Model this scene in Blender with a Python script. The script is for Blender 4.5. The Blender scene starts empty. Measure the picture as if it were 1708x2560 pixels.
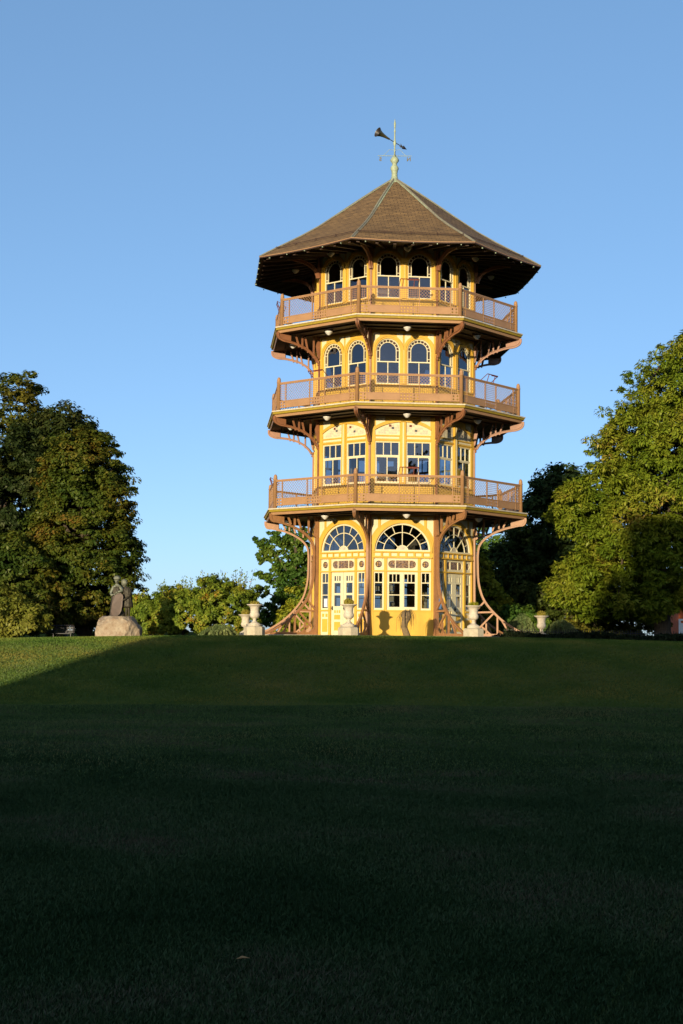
import bpy, bmesh, math, random
import numpy as np
from math import sin, cos, pi, sqrt, radians
from mathutils import Vector, Matrix, noise as mnoise

# ------------------------------------------------------------------ camera
SC = bpy.context.scene
COL = SC.collection
EYE = Vector((-1.825, -52.64, 0.28))
PITCH, ROLL, FPX = radians(4.6698), radians(0.564), 3666.15
fw = Vector((0, cos(PITCH), sin(PITCH))); upv = Vector((0, -sin(PITCH), cos(PITCH))); rt = Vector((1, 0, 0))
cx = rt * cos(ROLL) + upv * sin(ROLL); cy = -rt * sin(ROLL) + upv * cos(ROLL)
cam_d = bpy.data.cameras.new('camera'); cam = bpy.data.objects.new('camera', cam_d); COL.objects.link(cam)
cam_d.sensor_fit = 'HORIZONTAL'; cam_d.sensor_width = 24.0; cam_d.lens = FPX / 1708 * 24.0
cam_d.clip_start = 0.1; cam_d.clip_end = 3000
m3 = Matrix((cx, cy, -fw)).transposed().to_4x4(); m3.translation = EYE
cam.matrix_world = m3
SC.camera = cam

# ------------------------------------------------------------------ world, sun, exposure
SUN_AZ, SUN_EL = radians(20), radians(5.3)          # sun stands behind the camera, to its left
w = bpy.data.worlds.new('World'); SC.world = w; w.use_nodes = True
nt = w.node_tree; bg = nt.nodes['Background']
sky = nt.nodes.new('ShaderNodeTexSky'); sky.sky_type = 'NISHITA'; sky.sun_disc = False
sky.sun_elevation = SUN_EL; sky.sun_rotation = pi + SUN_AZ
sky.air_density = 0.36; sky.dust_density = 0.9; sky.ozone_density = 1.6; sky.altitude = 0
hs = nt.nodes.new('ShaderNodeHueSaturation'); hs.inputs['Saturation'].default_value = 1.26; hs.inputs['Value'].default_value = 1.56
gm_n = nt.nodes.new('ShaderNodeGamma'); gm_n.inputs['Gamma'].default_value = 0.57; nt.links.new(sky.outputs[0], gm_n.inputs[0]); nt.links.new(gm_n.outputs[0], hs.inputs['Color']); nt.links.new(hs.outputs[0], bg.inputs[0]); bg.inputs[1].default_value = 0.15
sd = bpy.data.lights.new('sun', 'SUN'); so = bpy.data.objects.new('sun', sd); COL.objects.link(so)
sd.energy = 3.7; sd.angle = radians(0.5); sd.color = (1.0, 0.82, 0.56)
to_sun = Vector((-sin(SUN_AZ) * cos(SUN_EL), -cos(SUN_AZ) * cos(SUN_EL), sin(SUN_EL)))
so.rotation_euler = to_sun.to_track_quat('Z', 'Y').to_euler()
SC.view_settings.view_transform = 'Standard'; SC.view_settings.look = 'None'
SC.view_settings.exposure = 1.0; SC.view_settings.gamma = 1.0

# ------------------------------------------------------------------ materials
M = {}
KA = 0.70      # scales listed colours down so shade reads deeper beside the strong sun
def mat(name, col, rough=0.6, metal=0.0, var=0.0, scale=6.0, col2=None, bump=0.0, bscale=40.0, spec=0.35, streak=1.0):
    col = tuple(c * KA for c in col); col2 = tuple(c * KA for c in col2) if col2 else None
    m = bpy.data.materials.new(name); m.use_nodes = True; n = m.node_tree; b = n.nodes['Principled BSDF']
    b.inputs['Roughness'].default_value = rough; b.inputs['Metallic'].default_value = metal
    b.inputs['Specular IOR Level'].default_value = spec
    b.inputs['Base Color'].default_value = (*col, 1)
    tc = n.nodes.new('ShaderNodeTexCoord')
    if var or col2:
        no = n.nodes.new('ShaderNodeTexNoise'); no.inputs['Scale'].default_value = scale; no.inputs['Detail'].default_value = 9; no.inputs['Roughness'].default_value = .68
        mp = n.nodes.new('ShaderNodeMapping'); mp.inputs['Scale'].default_value = (1, 1, 1 / streak)
        n.links.new(tc.outputs['Object'], mp.inputs[0]); n.links.new(mp.outputs[0], no.inputs[0])
        r = n.nodes.new('ShaderNodeValToRGB'); r.color_ramp.elements[0].position = 0.35; r.color_ramp.elements[1].position = 0.65
        c2 = col2 if col2 else tuple(max(0, c * (1 - var)) for c in col)
        r.color_ramp.elements[0].color = (*c2, 1); r.color_ramp.elements[1].color = (*col, 1)
        n.links.new(no.outputs[0], r.inputs[0]); n.links.new(r.outputs[0], b.inputs['Base Color'])
    if bump:
        nb = n.nodes.new('ShaderNodeTexNoise'); nb.inputs['Scale'].default_value = bscale; nb.inputs['Detail'].default_value = 6
        n.links.new(tc.outputs['Object'], nb.inputs[0])
        bp = n.nodes.new('ShaderNodeBump'); bp.inputs['Strength'].default_value = bump; bp.inputs['Distance'].default_value = 0.05
        n.links.new(nb.outputs[0], bp.inputs['Height']); n.links.new(bp.outputs[0], b.inputs['Normal'])
    M[name] = m
    return m
mat('yellow_paint', (0.80, 0.49, 0.065), 0.45, var=0.2, scale=2.2, streak=4)
mat('cream_paint', (0.82, 0.74, 0.47), 0.5, var=0.08, scale=4)
mat('rail_paint', (0.45, 0.25, 0.112), 0.5, var=0.15, scale=3)
mat('bracket_paint', (0.33, 0.14, 0.06), 0.5, var=0.25, scale=5)
mat('strut_paint', (0.42, 0.205, 0.082), 0.5, var=0.25, scale=5)
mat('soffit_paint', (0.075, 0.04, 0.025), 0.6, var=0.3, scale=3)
mat('olive_paint', (0.42, 0.31, 0.02), 0.6, col2=(0.33, 0.22, 0.02), scale=9)
mat('white_edge', (0.80, 0.70, 0.50), 0.6, var=0.35, scale=12)
mat('copper', (0.42, 0.50, 0.33), 0.55, var=0.3, scale=8)
mat('lead', (0.27, 0.25, 0.17), 0.6, var=0.3, scale=5)
mat('dark_metal', (0.035, 0.03, 0.03), 0.45, var=0.2)
mat('red_metal', (0.20, 0.045, 0.025), 0.5, var=0.3, scale=8)
mat('horn_metal', (0.16, 0.14, 0.06), 0.4, metal=0.5, var=0.4, scale=10)
mat('stone', (0.66, 0.58, 0.40), 0.85, var=0.3, scale=5, bump=0.4, bscale=30)
mat('pale_stone', (0.74, 0.66, 0.50), 0.8, var=0.3, scale=9, bump=0.3, bscale=50)
mat('boulder', (0.48, 0.40, 0.28), 0.95, col2=(0.30, 0.21, 0.13), scale=4.5, bump=1.0, bscale=7)
mat('bronze', (0.085, 0.075, 0.045), 0.5, metal=0.35, col2=(0.035, 0.03, 0.022), scale=9, bump=0.5, bscale=25)
mat('verdigris', (0.30, 0.33, 0.24), 0.6, metal=0.2, col2=(0.12, 0.12, 0.08), scale=12, bump=0.5, bscale=25)
mat('scroll_bronze', (0.10, 0.066, 0.048), 0.55, metal=0.2, col2=(0.07, 0.05, 0.04), scale=7)
mat('deck_floor', (0.16, 0.13, 0.11), 0.8, var=0.3)
mat('bark', (0.12, 0.09, 0.06), 0.9, var=0.4, scale=10, bump=0.8, bscale=20)
mat('pale_bark', (0.34, 0.24, 0.12), 0.9, var=0.45, scale=10, bump=1.0, bscale=25)
mat('lamp_glass', (0.86, 0.83, 0.74), 0.3, spec=0.6)
mat('brick', (0.62, 0.13, 0.03), 0.85, var=0.25, scale=6)
mat('white_paint', (0.75, 0.75, 0.72), 0.5)
mat('dark_glass', (0.02, 0.025, 0.03), 0.08, spec=0.6)
mat('iron', (0.02, 0.02, 0.02), 0.5)
mat('slate_grey', (0.10, 0.10, 0.11), 0.7)
mat('tan_stone', (0.62, 0.36, 0.14), 0.8, var=0.2)
mat('paper', (0.85, 0.85, 0.88), 0.7)
mat('feather', (0.03, 0.03, 0.03), 0.7)

def roof_mat():
    m = bpy.data.materials.new('roof_slate'); m.use_nodes = True; n = m.node_tree; b = n.nodes['Principled BSDF']
    tc = n.nodes.new('ShaderNodeTexCoord'); se = n.nodes.new('ShaderNodeSeparateXYZ'); n.links.new(tc.outputs['UV'], se.inputs[0])
    br = n.nodes.new('ShaderNodeTexBrick'); n.links.new(tc.outputs['UV'], br.inputs[0])
    br.inputs['Scale'].default_value = 1.0; br.inputs['Brick Width'].default_value = 0.26; br.inputs['Row Height'].default_value = 0.125
    br.inputs['Mortar Size'].default_value = 0.009; br.inputs['Mortar Smooth'].default_value = 0.3
    br.inputs['Color1'].default_value = (0.20, 0.125, 0.053, 1); br.inputs['Color2'].default_value = (0.14, 0.088, 0.04, 1)
    br.inputs['Mortar'].default_value = (0.05, 0.033, 0.022, 1); br.offset = 0.5
    no = n.nodes.new('ShaderNodeTexNoise'); no.inputs['Scale'].default_value = 1.6; no.inputs['Detail'].default_value = 8; no.inputs['Roughness'].default_value = .7
    mp = n.nodes.new('ShaderNodeMapping'); mp.inputs['Scale'].default_value = (1, 3.5, 1)
    n.links.new(tc.outputs['UV'], mp.inputs[0]); n.links.new(mp.outputs[0], no.inputs[0])
    r = n.nodes.new('ShaderNodeValToRGB'); e = r.color_ramp.elements; e[0].position = .33; e[0].color = (.45, .45, .5, 1); e[1].position = .55; e[1].color = (1, 1, 1, 1)
    n.links.new(no.outputs[0], r.inputs[0])
    mx = n.nodes.new('ShaderNodeMixRGB'); mx.blend_type = 'MULTIPLY'; mx.inputs[0].default_value = 0.75
    n.links.new(br.outputs[0], mx.inputs[1]); n.links.new(r.outputs[0], mx.inputs[2]); n.links.new(mx.outputs[0], b.inputs['Base Color'])
    bp = n.nodes.new('ShaderNodeBump'); bp.inputs['Strength'].default_value = .6; bp.inputs['Distance'].default_value = .03
    n.links.new(br.outputs['Fac'], bp.inputs['Height']); bp.invert = True; n.links.new(bp.outputs[0], b.inputs['Normal'])
    b.inputs['Roughness'].default_value = .8; b.inputs['Specular IOR Level'].default_value = .2
    M['roof_slate'] = m
roof_mat()

def glass_mat(name, tint, gloss=(0.75, 0.85, 1.0)):
    m = bpy.data.materials.new(name); m.use_nodes = True; n = m.node_tree; n.nodes.remove(n.nodes['Principled BSDF'])
    out = n.nodes['Material Output']; tr = n.nodes.new('ShaderNodeBsdfTransparent'); tr.inputs[0].default_value = (*tint, 1)
    gl = n.nodes.new('ShaderNodeBsdfGlossy'); gl.inputs['Color'].default_value = (*gloss, 1); gl.inputs['Roughness'].default_value = .02
    lw = n.nodes.new('ShaderNodeLayerWeight'); lw.inputs[0].default_value = .5; fr = n.nodes.new('ShaderNodeMath'); fr.operation = 'POWER'; fr.inputs[1].default_value = 4; n.links.new(lw.outputs['Facing'], fr.inputs[0])
    mth = n.nodes.new('ShaderNodeMath'); mth.operation = 'MULTIPLY_ADD'; mth.inputs[1].default_value = 0.9; mth.inputs[2].default_value = 0.12
    n.links.new(fr.outputs[0], mth.inputs[0])
    no = n.nodes.new('ShaderNodeTexNoise'); no.inputs['Scale'].default_value = 1.5
    tc = n.nodes.new('ShaderNodeTexCoord'); n.links.new(tc.outputs['Object'], no.inputs[0])
    bp = n.nodes.new('ShaderNodeBump'); bp.inputs['Strength'].default_value = .15; bp.inputs['Distance'].default_value = .05
    n.links.new(no.outputs[0], bp.inputs['Height']); n.links.new(bp.outputs[0], gl.inputs['Normal'])
    mx = n.nodes.new('ShaderNodeMixShader'); n.links.new(mth.outputs[0], mx.inputs[0]); n.links.new(tr.outputs[0], mx.inputs[1]); n.links.new(gl.outputs[0], mx.inputs[2])
    n.links.new(mx.outputs[0], out.inputs[0]); M[name] = m
glass_mat('glass', (0.46, 0.50, 0.56))
glass_mat('glass_dark', (0.26, 0.27, 0.30))

def island_mat(name, cols, rough=0.4):
    m = bpy.data.materials.new(name); m.use_nodes = True; n = m.node_tree; b = n.nodes['Principled BSDF']
    g = n.nodes.new('ShaderNodeNewGeometry'); r = n.nodes.new('ShaderNodeValToRGB'); r.color_ramp.interpolation = 'CONSTANT'
    while len(r.color_ramp.elements) < len(cols): r.color_ramp.elements.new(0.5)
    for i, c in enumerate(cols):
        r.color_ramp.elements[i].position = i / len(cols); r.color_ramp.elements[i].color = (*c, 1)
    n.links.new(g.outputs['Random Per Island'], r.inputs[0]); n.links.new(r.outputs[0], b.inputs['Base Color'])
    b.inputs['Roughness'].default_value = rough; M[name] = m
island_mat('stained_glass', [(.05, .022, .012), (.03, .02, .012), (.16, .16, .12), (.035, .03, .012), (.06, .03, .015)], .2)
island_mat('stained_leaded', [(.16, .10, .08), (.05, .035, .03), (.26, .18, .14), (.10, .07, .05), (.30, .17, .05), (.04, .02, .03)], .3)

def leaf_mat(name, cols, nscale=0.6, trans=0.2):
    """cols: list of (pos, colour); per leaf randomness mixed with patches"""
    m = bpy.data.materials.new(name); m.use_nodes = True; n = m.node_tree; n.nodes.remove(n.nodes['Principled BSDF'])
    out = n.nodes['Material Output']; g = n.nodes.new('ShaderNodeNewGeometry'); tc = n.nodes.new('ShaderNodeTexCoord')
    no = n.nodes.new('ShaderNodeTexNoise'); no.inputs['Scale'].default_value = nscale; no.inputs['Detail'].default_value = 3
    n.links.new(tc.outputs['Object'], no.inputs[0])
    a = n.nodes.new('ShaderNodeMath'); a.operation = 'MULTIPLY_ADD'; a.inputs[1].default_value = 0.38; n.links.new(g.outputs['Random Per Island'], a.inputs[0])
    b = n.nodes.new('ShaderNodeMath'); b.operation = 'MULTIPLY_ADD'; b.inputs[1].default_value = 2.2; b.inputs[2].default_value = -0.79
    n.links.new(no.outputs[0], b.inputs[0]); n.links.new(b.outputs[0], a.inputs[2])
    r = n.nodes.new('ShaderNodeValToRGB')
    while len(r.color_ramp.elements) < len(cols): r.color_ramp.elements.new(0.5)
    for i, (p_, c) in enumerate(cols):
        r.color_ramp.elements[i].position = p_; r.color_ramp.elements[i].color = (c[0] * .85, c[1] * .85, c[2] * .85, 1)
    n.links.new(a.outputs[0], r.inputs[0])
    d = n.nodes.new('ShaderNodeBsdfDiffuse'); t = n.nodes.new('ShaderNodeBsdfTranslucent'); gl = n.nodes.new('ShaderNodeBsdfGlossy')
    gl.inputs['Roughness'].default_value = .45; gl.inputs[0].default_value = (.7, .75, .5, 1)
    n.links.new(r.outputs[0], d.inputs[0]); n.links.new(r.outputs[0], t.inputs[0])
    mx = n.nodes.new('ShaderNodeMixShader'); mx.inputs[0].default_value = trans; n.links.new(d.outputs[0], mx.inputs[1]); n.links.new(t.outputs[0], mx.inputs[2])
    m2 = n.nodes.new('ShaderNodeMixShader'); m2.inputs[0].default_value = .015; n.links.new(mx.outputs[0], m2.inputs[1]); n.links.new(gl.outputs[0], m2.inputs[2])
    n.links.new(m2.outputs[0], out.inputs[0]); M[name] = m
leaf_mat('leaf_brown_green', [(.1, (.030, .06, .009)), (.5, (.075, .10, .012)), (.78, (.125, .11, .013)), (1, (.16, .085, .015))], .45)
leaf_mat('leaf_dark_green', [(.1, (.03, .05, .010)), (.5, (.06, .08, .012)), (.9, (.13, .115, .016))], .5)
leaf_mat('leaf_shaded_oak', [(.1, (.018, .032, .008)), (.5, (.03, .045, .010)), (.9, (.055, .06, .014))], .5)  # darkened leaves: the shade on this tree is put into the colour
leaf_mat('leaf_olive', [(.1, (.08, .12, .015)), (.5, (.15, .17, .022)), (.9, (.20, .19, .03))], .4)
leaf_mat('leaf_magnolia', [(.1, (.075, .13, .010)), (.5, (.155, .205, .015)), (.85, (.25, .26, .026)), (1, (.29, .21, .04))], .4)
leaf_mat('leaf_green', [(.1, (.035, .085, .014)), (.5, (.07, .14, .02)), (.9, (.14, .19, .025))], .6)
leaf_mat('leaf_yellow', [(.1, (.12, .17, .015)), (.5, (.27, .28, .02)), (.9, (.42, .36, .03))], .8)
leaf_mat('leaf_hedge', [(.0, (.06, .11, .012)), (.45, (.14, .20, .02)), (.82, (.26, .28, .03)), (1, (.36, .16, .02))], 1.2)
leaf_mat('leaf_spruce', [(.1, (.09, .14, .045)), (.5, (.18, .23, .08)), (.9, (.28, .31, .11))], 1.5, .15)
leaf_mat('leaf_black_green', [(.1, (.02, .04, .010)), (.5, (.035, .06, .014)), (.9, (.06, .085, .02))], .6, .2)  # near-black leaves: the tower's shade is also put into their colour
leaf_mat('dry_grass', [(.1, (.22, .2, .03)), (.9, (.42, .34, .06))], 2)
leaf_mat('grass_crest', [(.0, (.055, .12, .018)), (.4, (.105, .165, .026)), (.75, (.18, .20, .036)), (1, (.25, .225, .05))], .45, .08)  # rise blades lightened: sunlit patch put into colour, near blades kept dark
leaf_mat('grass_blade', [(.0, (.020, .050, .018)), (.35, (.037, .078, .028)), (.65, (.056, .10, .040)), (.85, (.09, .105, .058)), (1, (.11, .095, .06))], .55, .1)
leaf_mat('grass_mid', [(.0, (.05, .10, .026)), (.4, (.08, .15, .040)), (.8, (.13, .18, .060)), (1, (.17, .165, .07))], .5, .1)  # in-between tone grading the lightened rise into the dark lawn

def ground_mat():
    m = bpy.data.materials.new('lawn'); m.use_nodes = True; n = m.node_tree; b = n.nodes['Principled BSDF']
    tc = n.nodes.new('ShaderNodeTexCoord')
    def noise(s, d, mp=None):
        k = n.nodes.new('ShaderNodeTexNoise'); k.inputs['Scale'].default_value = s; k.inputs['Detail'].default_value = d
        if mp:
            q = n.nodes.new('ShaderNodeMapping'); q.inputs['Scale'].default_value = mp; n.links.new(tc.outputs['Object'], q.inputs[0]); n.links.new(q.outputs[0], k.inputs[0])
        else: n.links.new(tc.outputs['Object'], k.inputs[0])
        return k
    a = noise(.35, 6, (1, .6, 1)); c = noise(9, 8)
    r = n.nodes.new('ShaderNodeValToRGB'); e = r.color_ramp.elements; e[0].position = .3; e[0].color = (.014, .032, .012, 1); e[1].position = .72; e[1].color = (.038, .054, .021, 1)
    r2 = n.nodes.new('ShaderNodeValToRGB'); e = r2.color_ramp.elements; e[0].position = .3; e[0].color = (.45, .45, .45, 1); e[1].position = .7; e[1].color = (1.3, 1.3, 1.1, 1)
    n.links.new(a.outputs[0], r.inputs[0]); n.links.new(c.outputs[0], r2.inputs[0])
    mx = n.nodes.new('ShaderNodeMixRGB'); mx.blend_type = 'MULTIPLY'; mx.inputs[0].default_value = 1
    n.links.new(r.outputs[0], mx.inputs[1]); n.links.new(r2.outputs[0], mx.inputs[2]); n.links.new(mx.outputs[0], b.inputs['Base Color'])
    bp = n.nodes.new('ShaderNodeBump'); bp.inputs['Strength'].default_value = 1; bp.inputs['Distance'].default_value = .08
    f = noise(14, 8); n.links.new(f.outputs[0], bp.inputs['Height']); n.links.new(bp.outputs[0], b.inputs['Normal'])
    b.inputs['Roughness'].default_value = 1; b.inputs['Specular IOR Level'].default_value = 0; M['lawn'] = m
ground_mat()

# ------------------------------------------------------------------ helpers
class MB:
    """collects vertices and faces; local frame of a wall: x along it, -y outwards, z up"""
    def __init__(s): s.v = []; s.f = []; s.m = []; s.mats = []; s.uv = []
    def mi(s, name):
        if name not in s.mats: s.mats.append(name)
        return s.mats.index(name)
    def face(s, pts, mname):
        k = len(s.v); s.v += [tuple(p) for p in pts]; s.f.append(list(range(k, k + len(pts)))); s.m.append(s.mi(mname))
    def box(s, x0, x1, n0, n1, z0, z1, mname):
        """n = distance outwards (y = -n)"""
        k = len(s.v)
        for z in (z0, z1):
            for (x, n) in ((x0, n0), (x1, n0), (x1, n1), (x0, n1)): s.v.append((x, -n, z))
        for q in ((0, 1, 2, 3), (7, 6, 5, 4), (4, 5, 1, 0), (5, 6, 2, 1), (6, 7, 3, 2), (7, 4, 0, 3)):
            s.f.append([k + i for i in q]); s.m.append(s.mi(mname))
    def prism(s, poly, n0, n1, mname):
        """poly: (x, z) list extruded from n0 to n1"""
        k = len(s.v); c = len(poly); mi = s.mi(mname)
        for n in (n0, n1):
            for (x, z) in poly: s.v.append((x, -n, z))
        s.f.append([k + i for i in range(c)][::-1]); s.m.append(mi)
        s.f.append([k + c + i for i in range(c)]); s.m.append(mi)
        for i in range(c):
            j = (i + 1) % c; s.f.append([k + i, k + j, k + c + j, k + c + i]); s.m.append(mi)
    def strip(s, A, B, n0, n1, mname):
        """band between two equally long (x, z) polylines, extruded n0..n1"""
        k = len(s.v); c = len(A); mi = s.mi(mname)
        for n in (n0, n1):
            for P in (A, B):
                for (x, z) in P: s.v.append((x, -n, z))
        ix = lambda a, b, i: k + a * 2 * c + b * c + i
        for i in range(c - 1):
            for q in ((ix(0, 0, i), ix(0, 1, i), ix(0, 1, i + 1), ix(0, 0, i + 1)), (ix(1, 0, i + 1), ix(1, 1, i + 1), ix(1, 1, i), ix(1, 0, i)),
                      (ix(0, 0, i + 1), ix(1, 0, i + 1), ix(1, 0, i), ix(0, 0, i)), (ix(0, 1, i), ix(1, 1, i), ix(1, 1, i + 1), ix(0, 1, i + 1))):
                s.f.append(list(q)); s.m.append(mi)
        for i in (0, c - 1): s.f.append([ix(0, 0, i), ix(0, 1, i), ix(1, 1, i), ix(1, 0, i)]); s.m.append(mi)
    def bar(s, p, q, w_, n0, n1, mname):
        """flat bar between two (x, z) points"""
        dx, dz = q[0] - p[0], q[1] - p[1]; L = math.hypot(dx, dz) or 1; a, b = -dz / L * w_ / 2, dx / L * w_ / 2
        s.prism([(p[0] + a, p[1] + b), (p[0] - a, p[1] - b), (q[0] - a, q[1] - b), (q[0] + a, q[1] + b)], n0, n1, mname)
    def rad(s, strips, mname): pass
    def tube(s, pts, rad, sides, mname, cap=True):
        pts = [Vector(p) for p in pts]; rad = rad if hasattr(rad, '__len__') else [rad] * len(pts)
        k = len(s.v); mi = s.mi(mname); t0 = None
        for i, p in enumerate(pts):
            t = (pts[min(i + 1, len(pts) - 1)] - pts[max(i - 1, 0)]).normalized()
            if t0 is None:
                a = Vector((0, 0, 1)) if abs(t.z) < .9 else Vector((1, 0, 0)); u = t.cross(a).normalized()
            else: u = (u - t * u.dot(t)).normalized()
            t0 = t; v_ = t.cross(u)
            for j in range(sides):
                an = 2 * pi * j / sides; s.v.append(tuple(p + (u * cos(an) + v_ * sin(an)) * rad[i]))
        for i in range(len(pts) - 1):
            for j in range(sides):
                a = k + i * sides + j; b = k + i * sides + (j + 1) % sides
                s.f.append([a, b, b + sides, a + sides]); s.m.append(mi)
        if cap:
            s.f.append([k + j for j in range(sides)][::-1]); s.m.append(mi)
            s.f.append([k + (len(pts) - 1) * sides + j for j in range(sides)]); s.m.append(mi)
    def lathe(s, prof, sides, mname, off=(0, 0, 0), wob=None):
        k = len(s.v); mi = s.mi(mname)
        for i, (r, z) in enumerate(prof):
            for j in range(sides):
                a = 2 * pi * j / sides; rr = r * (wob(a, i, z) if wob else 1)
                s.v.append((off[0] + rr * cos(a), off[1] + rr * sin(a), off[2] + z))
        for i in range(len(prof) - 1):
            for j in range(sides):
                a = k + i * sides + j; b = k + i * sides + (j + 1) % sides
                s.f.append([a, b, b + sides, a + sides]); s.m.append(mi)
        s.f.append([k + j for j in range(sides)][::-1]); s.m.append(mi)
        s.f.append([k + (len(prof) - 1) * sides + j for j in range(sides)]); s.m.append(mi)
    def mesh(s, name, smooth=False):
        me = bpy.data.meshes.new(name); me.from_pydata(s.v, [], s.f); 
        for nme in s.mats: me.materials.append(M[nme])
        me.polygons.foreach_set('material_index', s.m)
        if smooth: me.polygons.foreach_set('use_smooth', [True] * len(s.f))
        bm = bmesh.new(); bm.from_mesh(me); bmesh.ops.recalc_face_normals(bm, faces=bm.faces); bm.to_mesh(me); bm.free()
        me.update(); return me
    def build(s, name, parent=None, smooth=False, rz=0.0, loc=(0, 0, 0)):
        return link(name, s.mesh(name, smooth), parent, rz, loc)

def link(name, me, parent=None, rz=0.0, loc=(0, 0, 0)):
    o = bpy.data.objects.new(name, me); COL.objects.link(o); o.parent = parent; o.rotation_euler = (0, 0, rz); o.location = loc
    return o
def thing(name, label, cat, loc=(0, 0, 0), rz=0.0, group=None):
    o = bpy.data.objects.new(name, None); COL.objects.link(o); o.location = loc; o.rotation_euler = (0, 0, rz); o.empty_display_size = .3
    return tag(o, label, cat, group)
def tag(o, label=None, cat=None, group=None, kind=None):
    if label: o['label'] = label
    if cat: o['category'] = cat
    if group: o['group'] = group
    if kind: o['kind'] = kind
    return o
def at(x, y, Y):
    """world point at depth Y seen at a place of the photograph (used to survey positions)"""
    d = fw * FPX + cx * (x - 854) + cy * (1280 - y); t = (Y - EYE.y) / d.y
    return EYE + d * t
def arc(cxx, cz, r, a0, a1, n): return [(cxx + r * cos(a0 + (a1 - a0) * i / n), cz + r * sin(a0 + (a1 - a0) * i / n)) for i in range(n + 1)]

# ------------------------------------------------------------------ ground
def smooth(t): t = min(1, max(0, t)); return t * t * (3 - 2 * t)
def H(x, y):
    crest = max(-1.1, 0.135 - 0.0013 * x * x)
    plate = -1.32 + 0.09 * math.exp(-((y + 23.4) / 1.2) ** 2) + .03 * sin(x * .31 + 1) * sin(y * .23) + .012 * sin(x * 1.3 + y * .7)
    if y < -22: z = plate
    elif y < -10: z = plate + (crest - plate) * smooth((y + 22) / 12)
    else:
        inner = -0.0006 * x * x
        z = crest + (inner - crest) * smooth((y + 10) / 3.5)
        if y > 12: z -= 0.035 * (y - 12) if y < 90 else 0.035 * 78
    if abs(x) > 30: z = z * max(0, 1 - (abs(x) - 30) / 60) + -1.3 * min(1, (abs(x) - 30) / 60)
    return z
xs = np.concatenate([np.linspace(-900, -40, 14)[:-1], np.arange(-40, -16, 2), np.arange(-16, 16, .5), np.arange(16, 40, 2), np.linspace(40, 900, 14)])
ys = np.concatenate([np.linspace(-700, -70, 10)[:-1], np.arange(-70, -52, 2), np.arange(-52, -26, 1), np.arange(-26, 0, .4), np.arange(0, 20, 1), np.arange(20, 100, 8), np.linspace(100, 1500, 12)])
gv = [(float(x), float(y), H(x, y)) for y in ys for x in xs]; nx = len(xs)
gf = [(j * nx + i, j * nx + i + 1, (j + 1) * nx + i + 1, (j + 1) * nx + i) for j in range(len(ys) - 1) for i in range(nx - 1)]
gm = bpy.data.meshes.new('lawn'); gm.from_pydata(gv, [], gf); gm.materials.append(M['lawn']); gm.polygons.foreach_set('use_smooth', [True] * len(gf))
tag(link('lawn', gm), kind='structure')

def quads(name, P, U, V, mname, parent=None, tipw=None):
    """many rhombic leaves: centres P, half axes U (length) and V (width)"""
    P = np.asarray(P, np.float32); N = len(P)
    Nn = np.cross(U, V); Nn /= (np.linalg.norm(Nn, axis=1, keepdims=True) + 1e-9); L = np.linalg.norm(U, axis=1, keepdims=True)
    co = np.stack([P - U, P + V + Nn * L * .12, P + U - Nn * L * .1, P - V + Nn * L * .12], 1).reshape(-1, 3)
    me = bpy.data.meshes.new(name); me.vertices.add(4 * N); me.vertices.foreach_set('co', co.astype(np.float32).ravel())
    me.loops.add(4 * N); me.loops.foreach_set('vertex_index', np.arange(4 * N, dtype=np.int32))
    me.polygons.add(N); me.polygons.foreach_set('loop_start', np.arange(0, 4 * N, 4, dtype=np.int32)); me.polygons.foreach_set('loop_total', np.full(N, 4, np.int32))
    me.materials.append(M[mname]); me.update(calc_edges=True); me.validate()
    return link(name, me, parent)

def grass():
    rng = np.random.default_rng(5)
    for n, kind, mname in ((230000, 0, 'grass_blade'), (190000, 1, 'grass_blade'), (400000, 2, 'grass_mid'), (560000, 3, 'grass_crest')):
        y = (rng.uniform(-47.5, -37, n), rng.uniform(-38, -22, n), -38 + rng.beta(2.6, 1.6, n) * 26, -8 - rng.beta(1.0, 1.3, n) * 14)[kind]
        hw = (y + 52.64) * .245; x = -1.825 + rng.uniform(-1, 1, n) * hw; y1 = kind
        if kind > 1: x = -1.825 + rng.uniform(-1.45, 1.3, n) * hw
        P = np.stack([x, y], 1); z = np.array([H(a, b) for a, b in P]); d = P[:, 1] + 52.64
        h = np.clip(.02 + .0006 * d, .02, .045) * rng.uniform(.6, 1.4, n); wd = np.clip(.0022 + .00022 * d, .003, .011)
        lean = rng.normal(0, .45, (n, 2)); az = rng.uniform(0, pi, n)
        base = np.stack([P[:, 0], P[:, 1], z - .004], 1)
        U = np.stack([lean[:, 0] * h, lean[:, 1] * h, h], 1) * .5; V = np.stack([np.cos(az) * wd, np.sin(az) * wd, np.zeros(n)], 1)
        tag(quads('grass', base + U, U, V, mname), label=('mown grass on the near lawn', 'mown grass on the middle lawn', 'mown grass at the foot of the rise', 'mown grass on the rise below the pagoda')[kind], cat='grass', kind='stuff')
grass()

# ------------------------------------------------------------------ pagoda
A0 = radians(-17.06); STEP = pi / 4
RW = 3.0; AP = RW * cos(pi / 8); HWID = RW * sin(pi / 8)
ZB, ZL, ZM, ZT, ZE, ZA = 0.17, 4.49, 7.89, 10.86, 13.25, 16.79
phi = lambda k: A0 + STEP * k + STEP / 2        # normal of face k
tht = lambda k: A0 + STEP * k                   # direction of corner k
PG = thing('pagoda', 'yellow octagonal four storey wooden pagoda tower with three railed balconies and a slate roof', 'pagoda')

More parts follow.
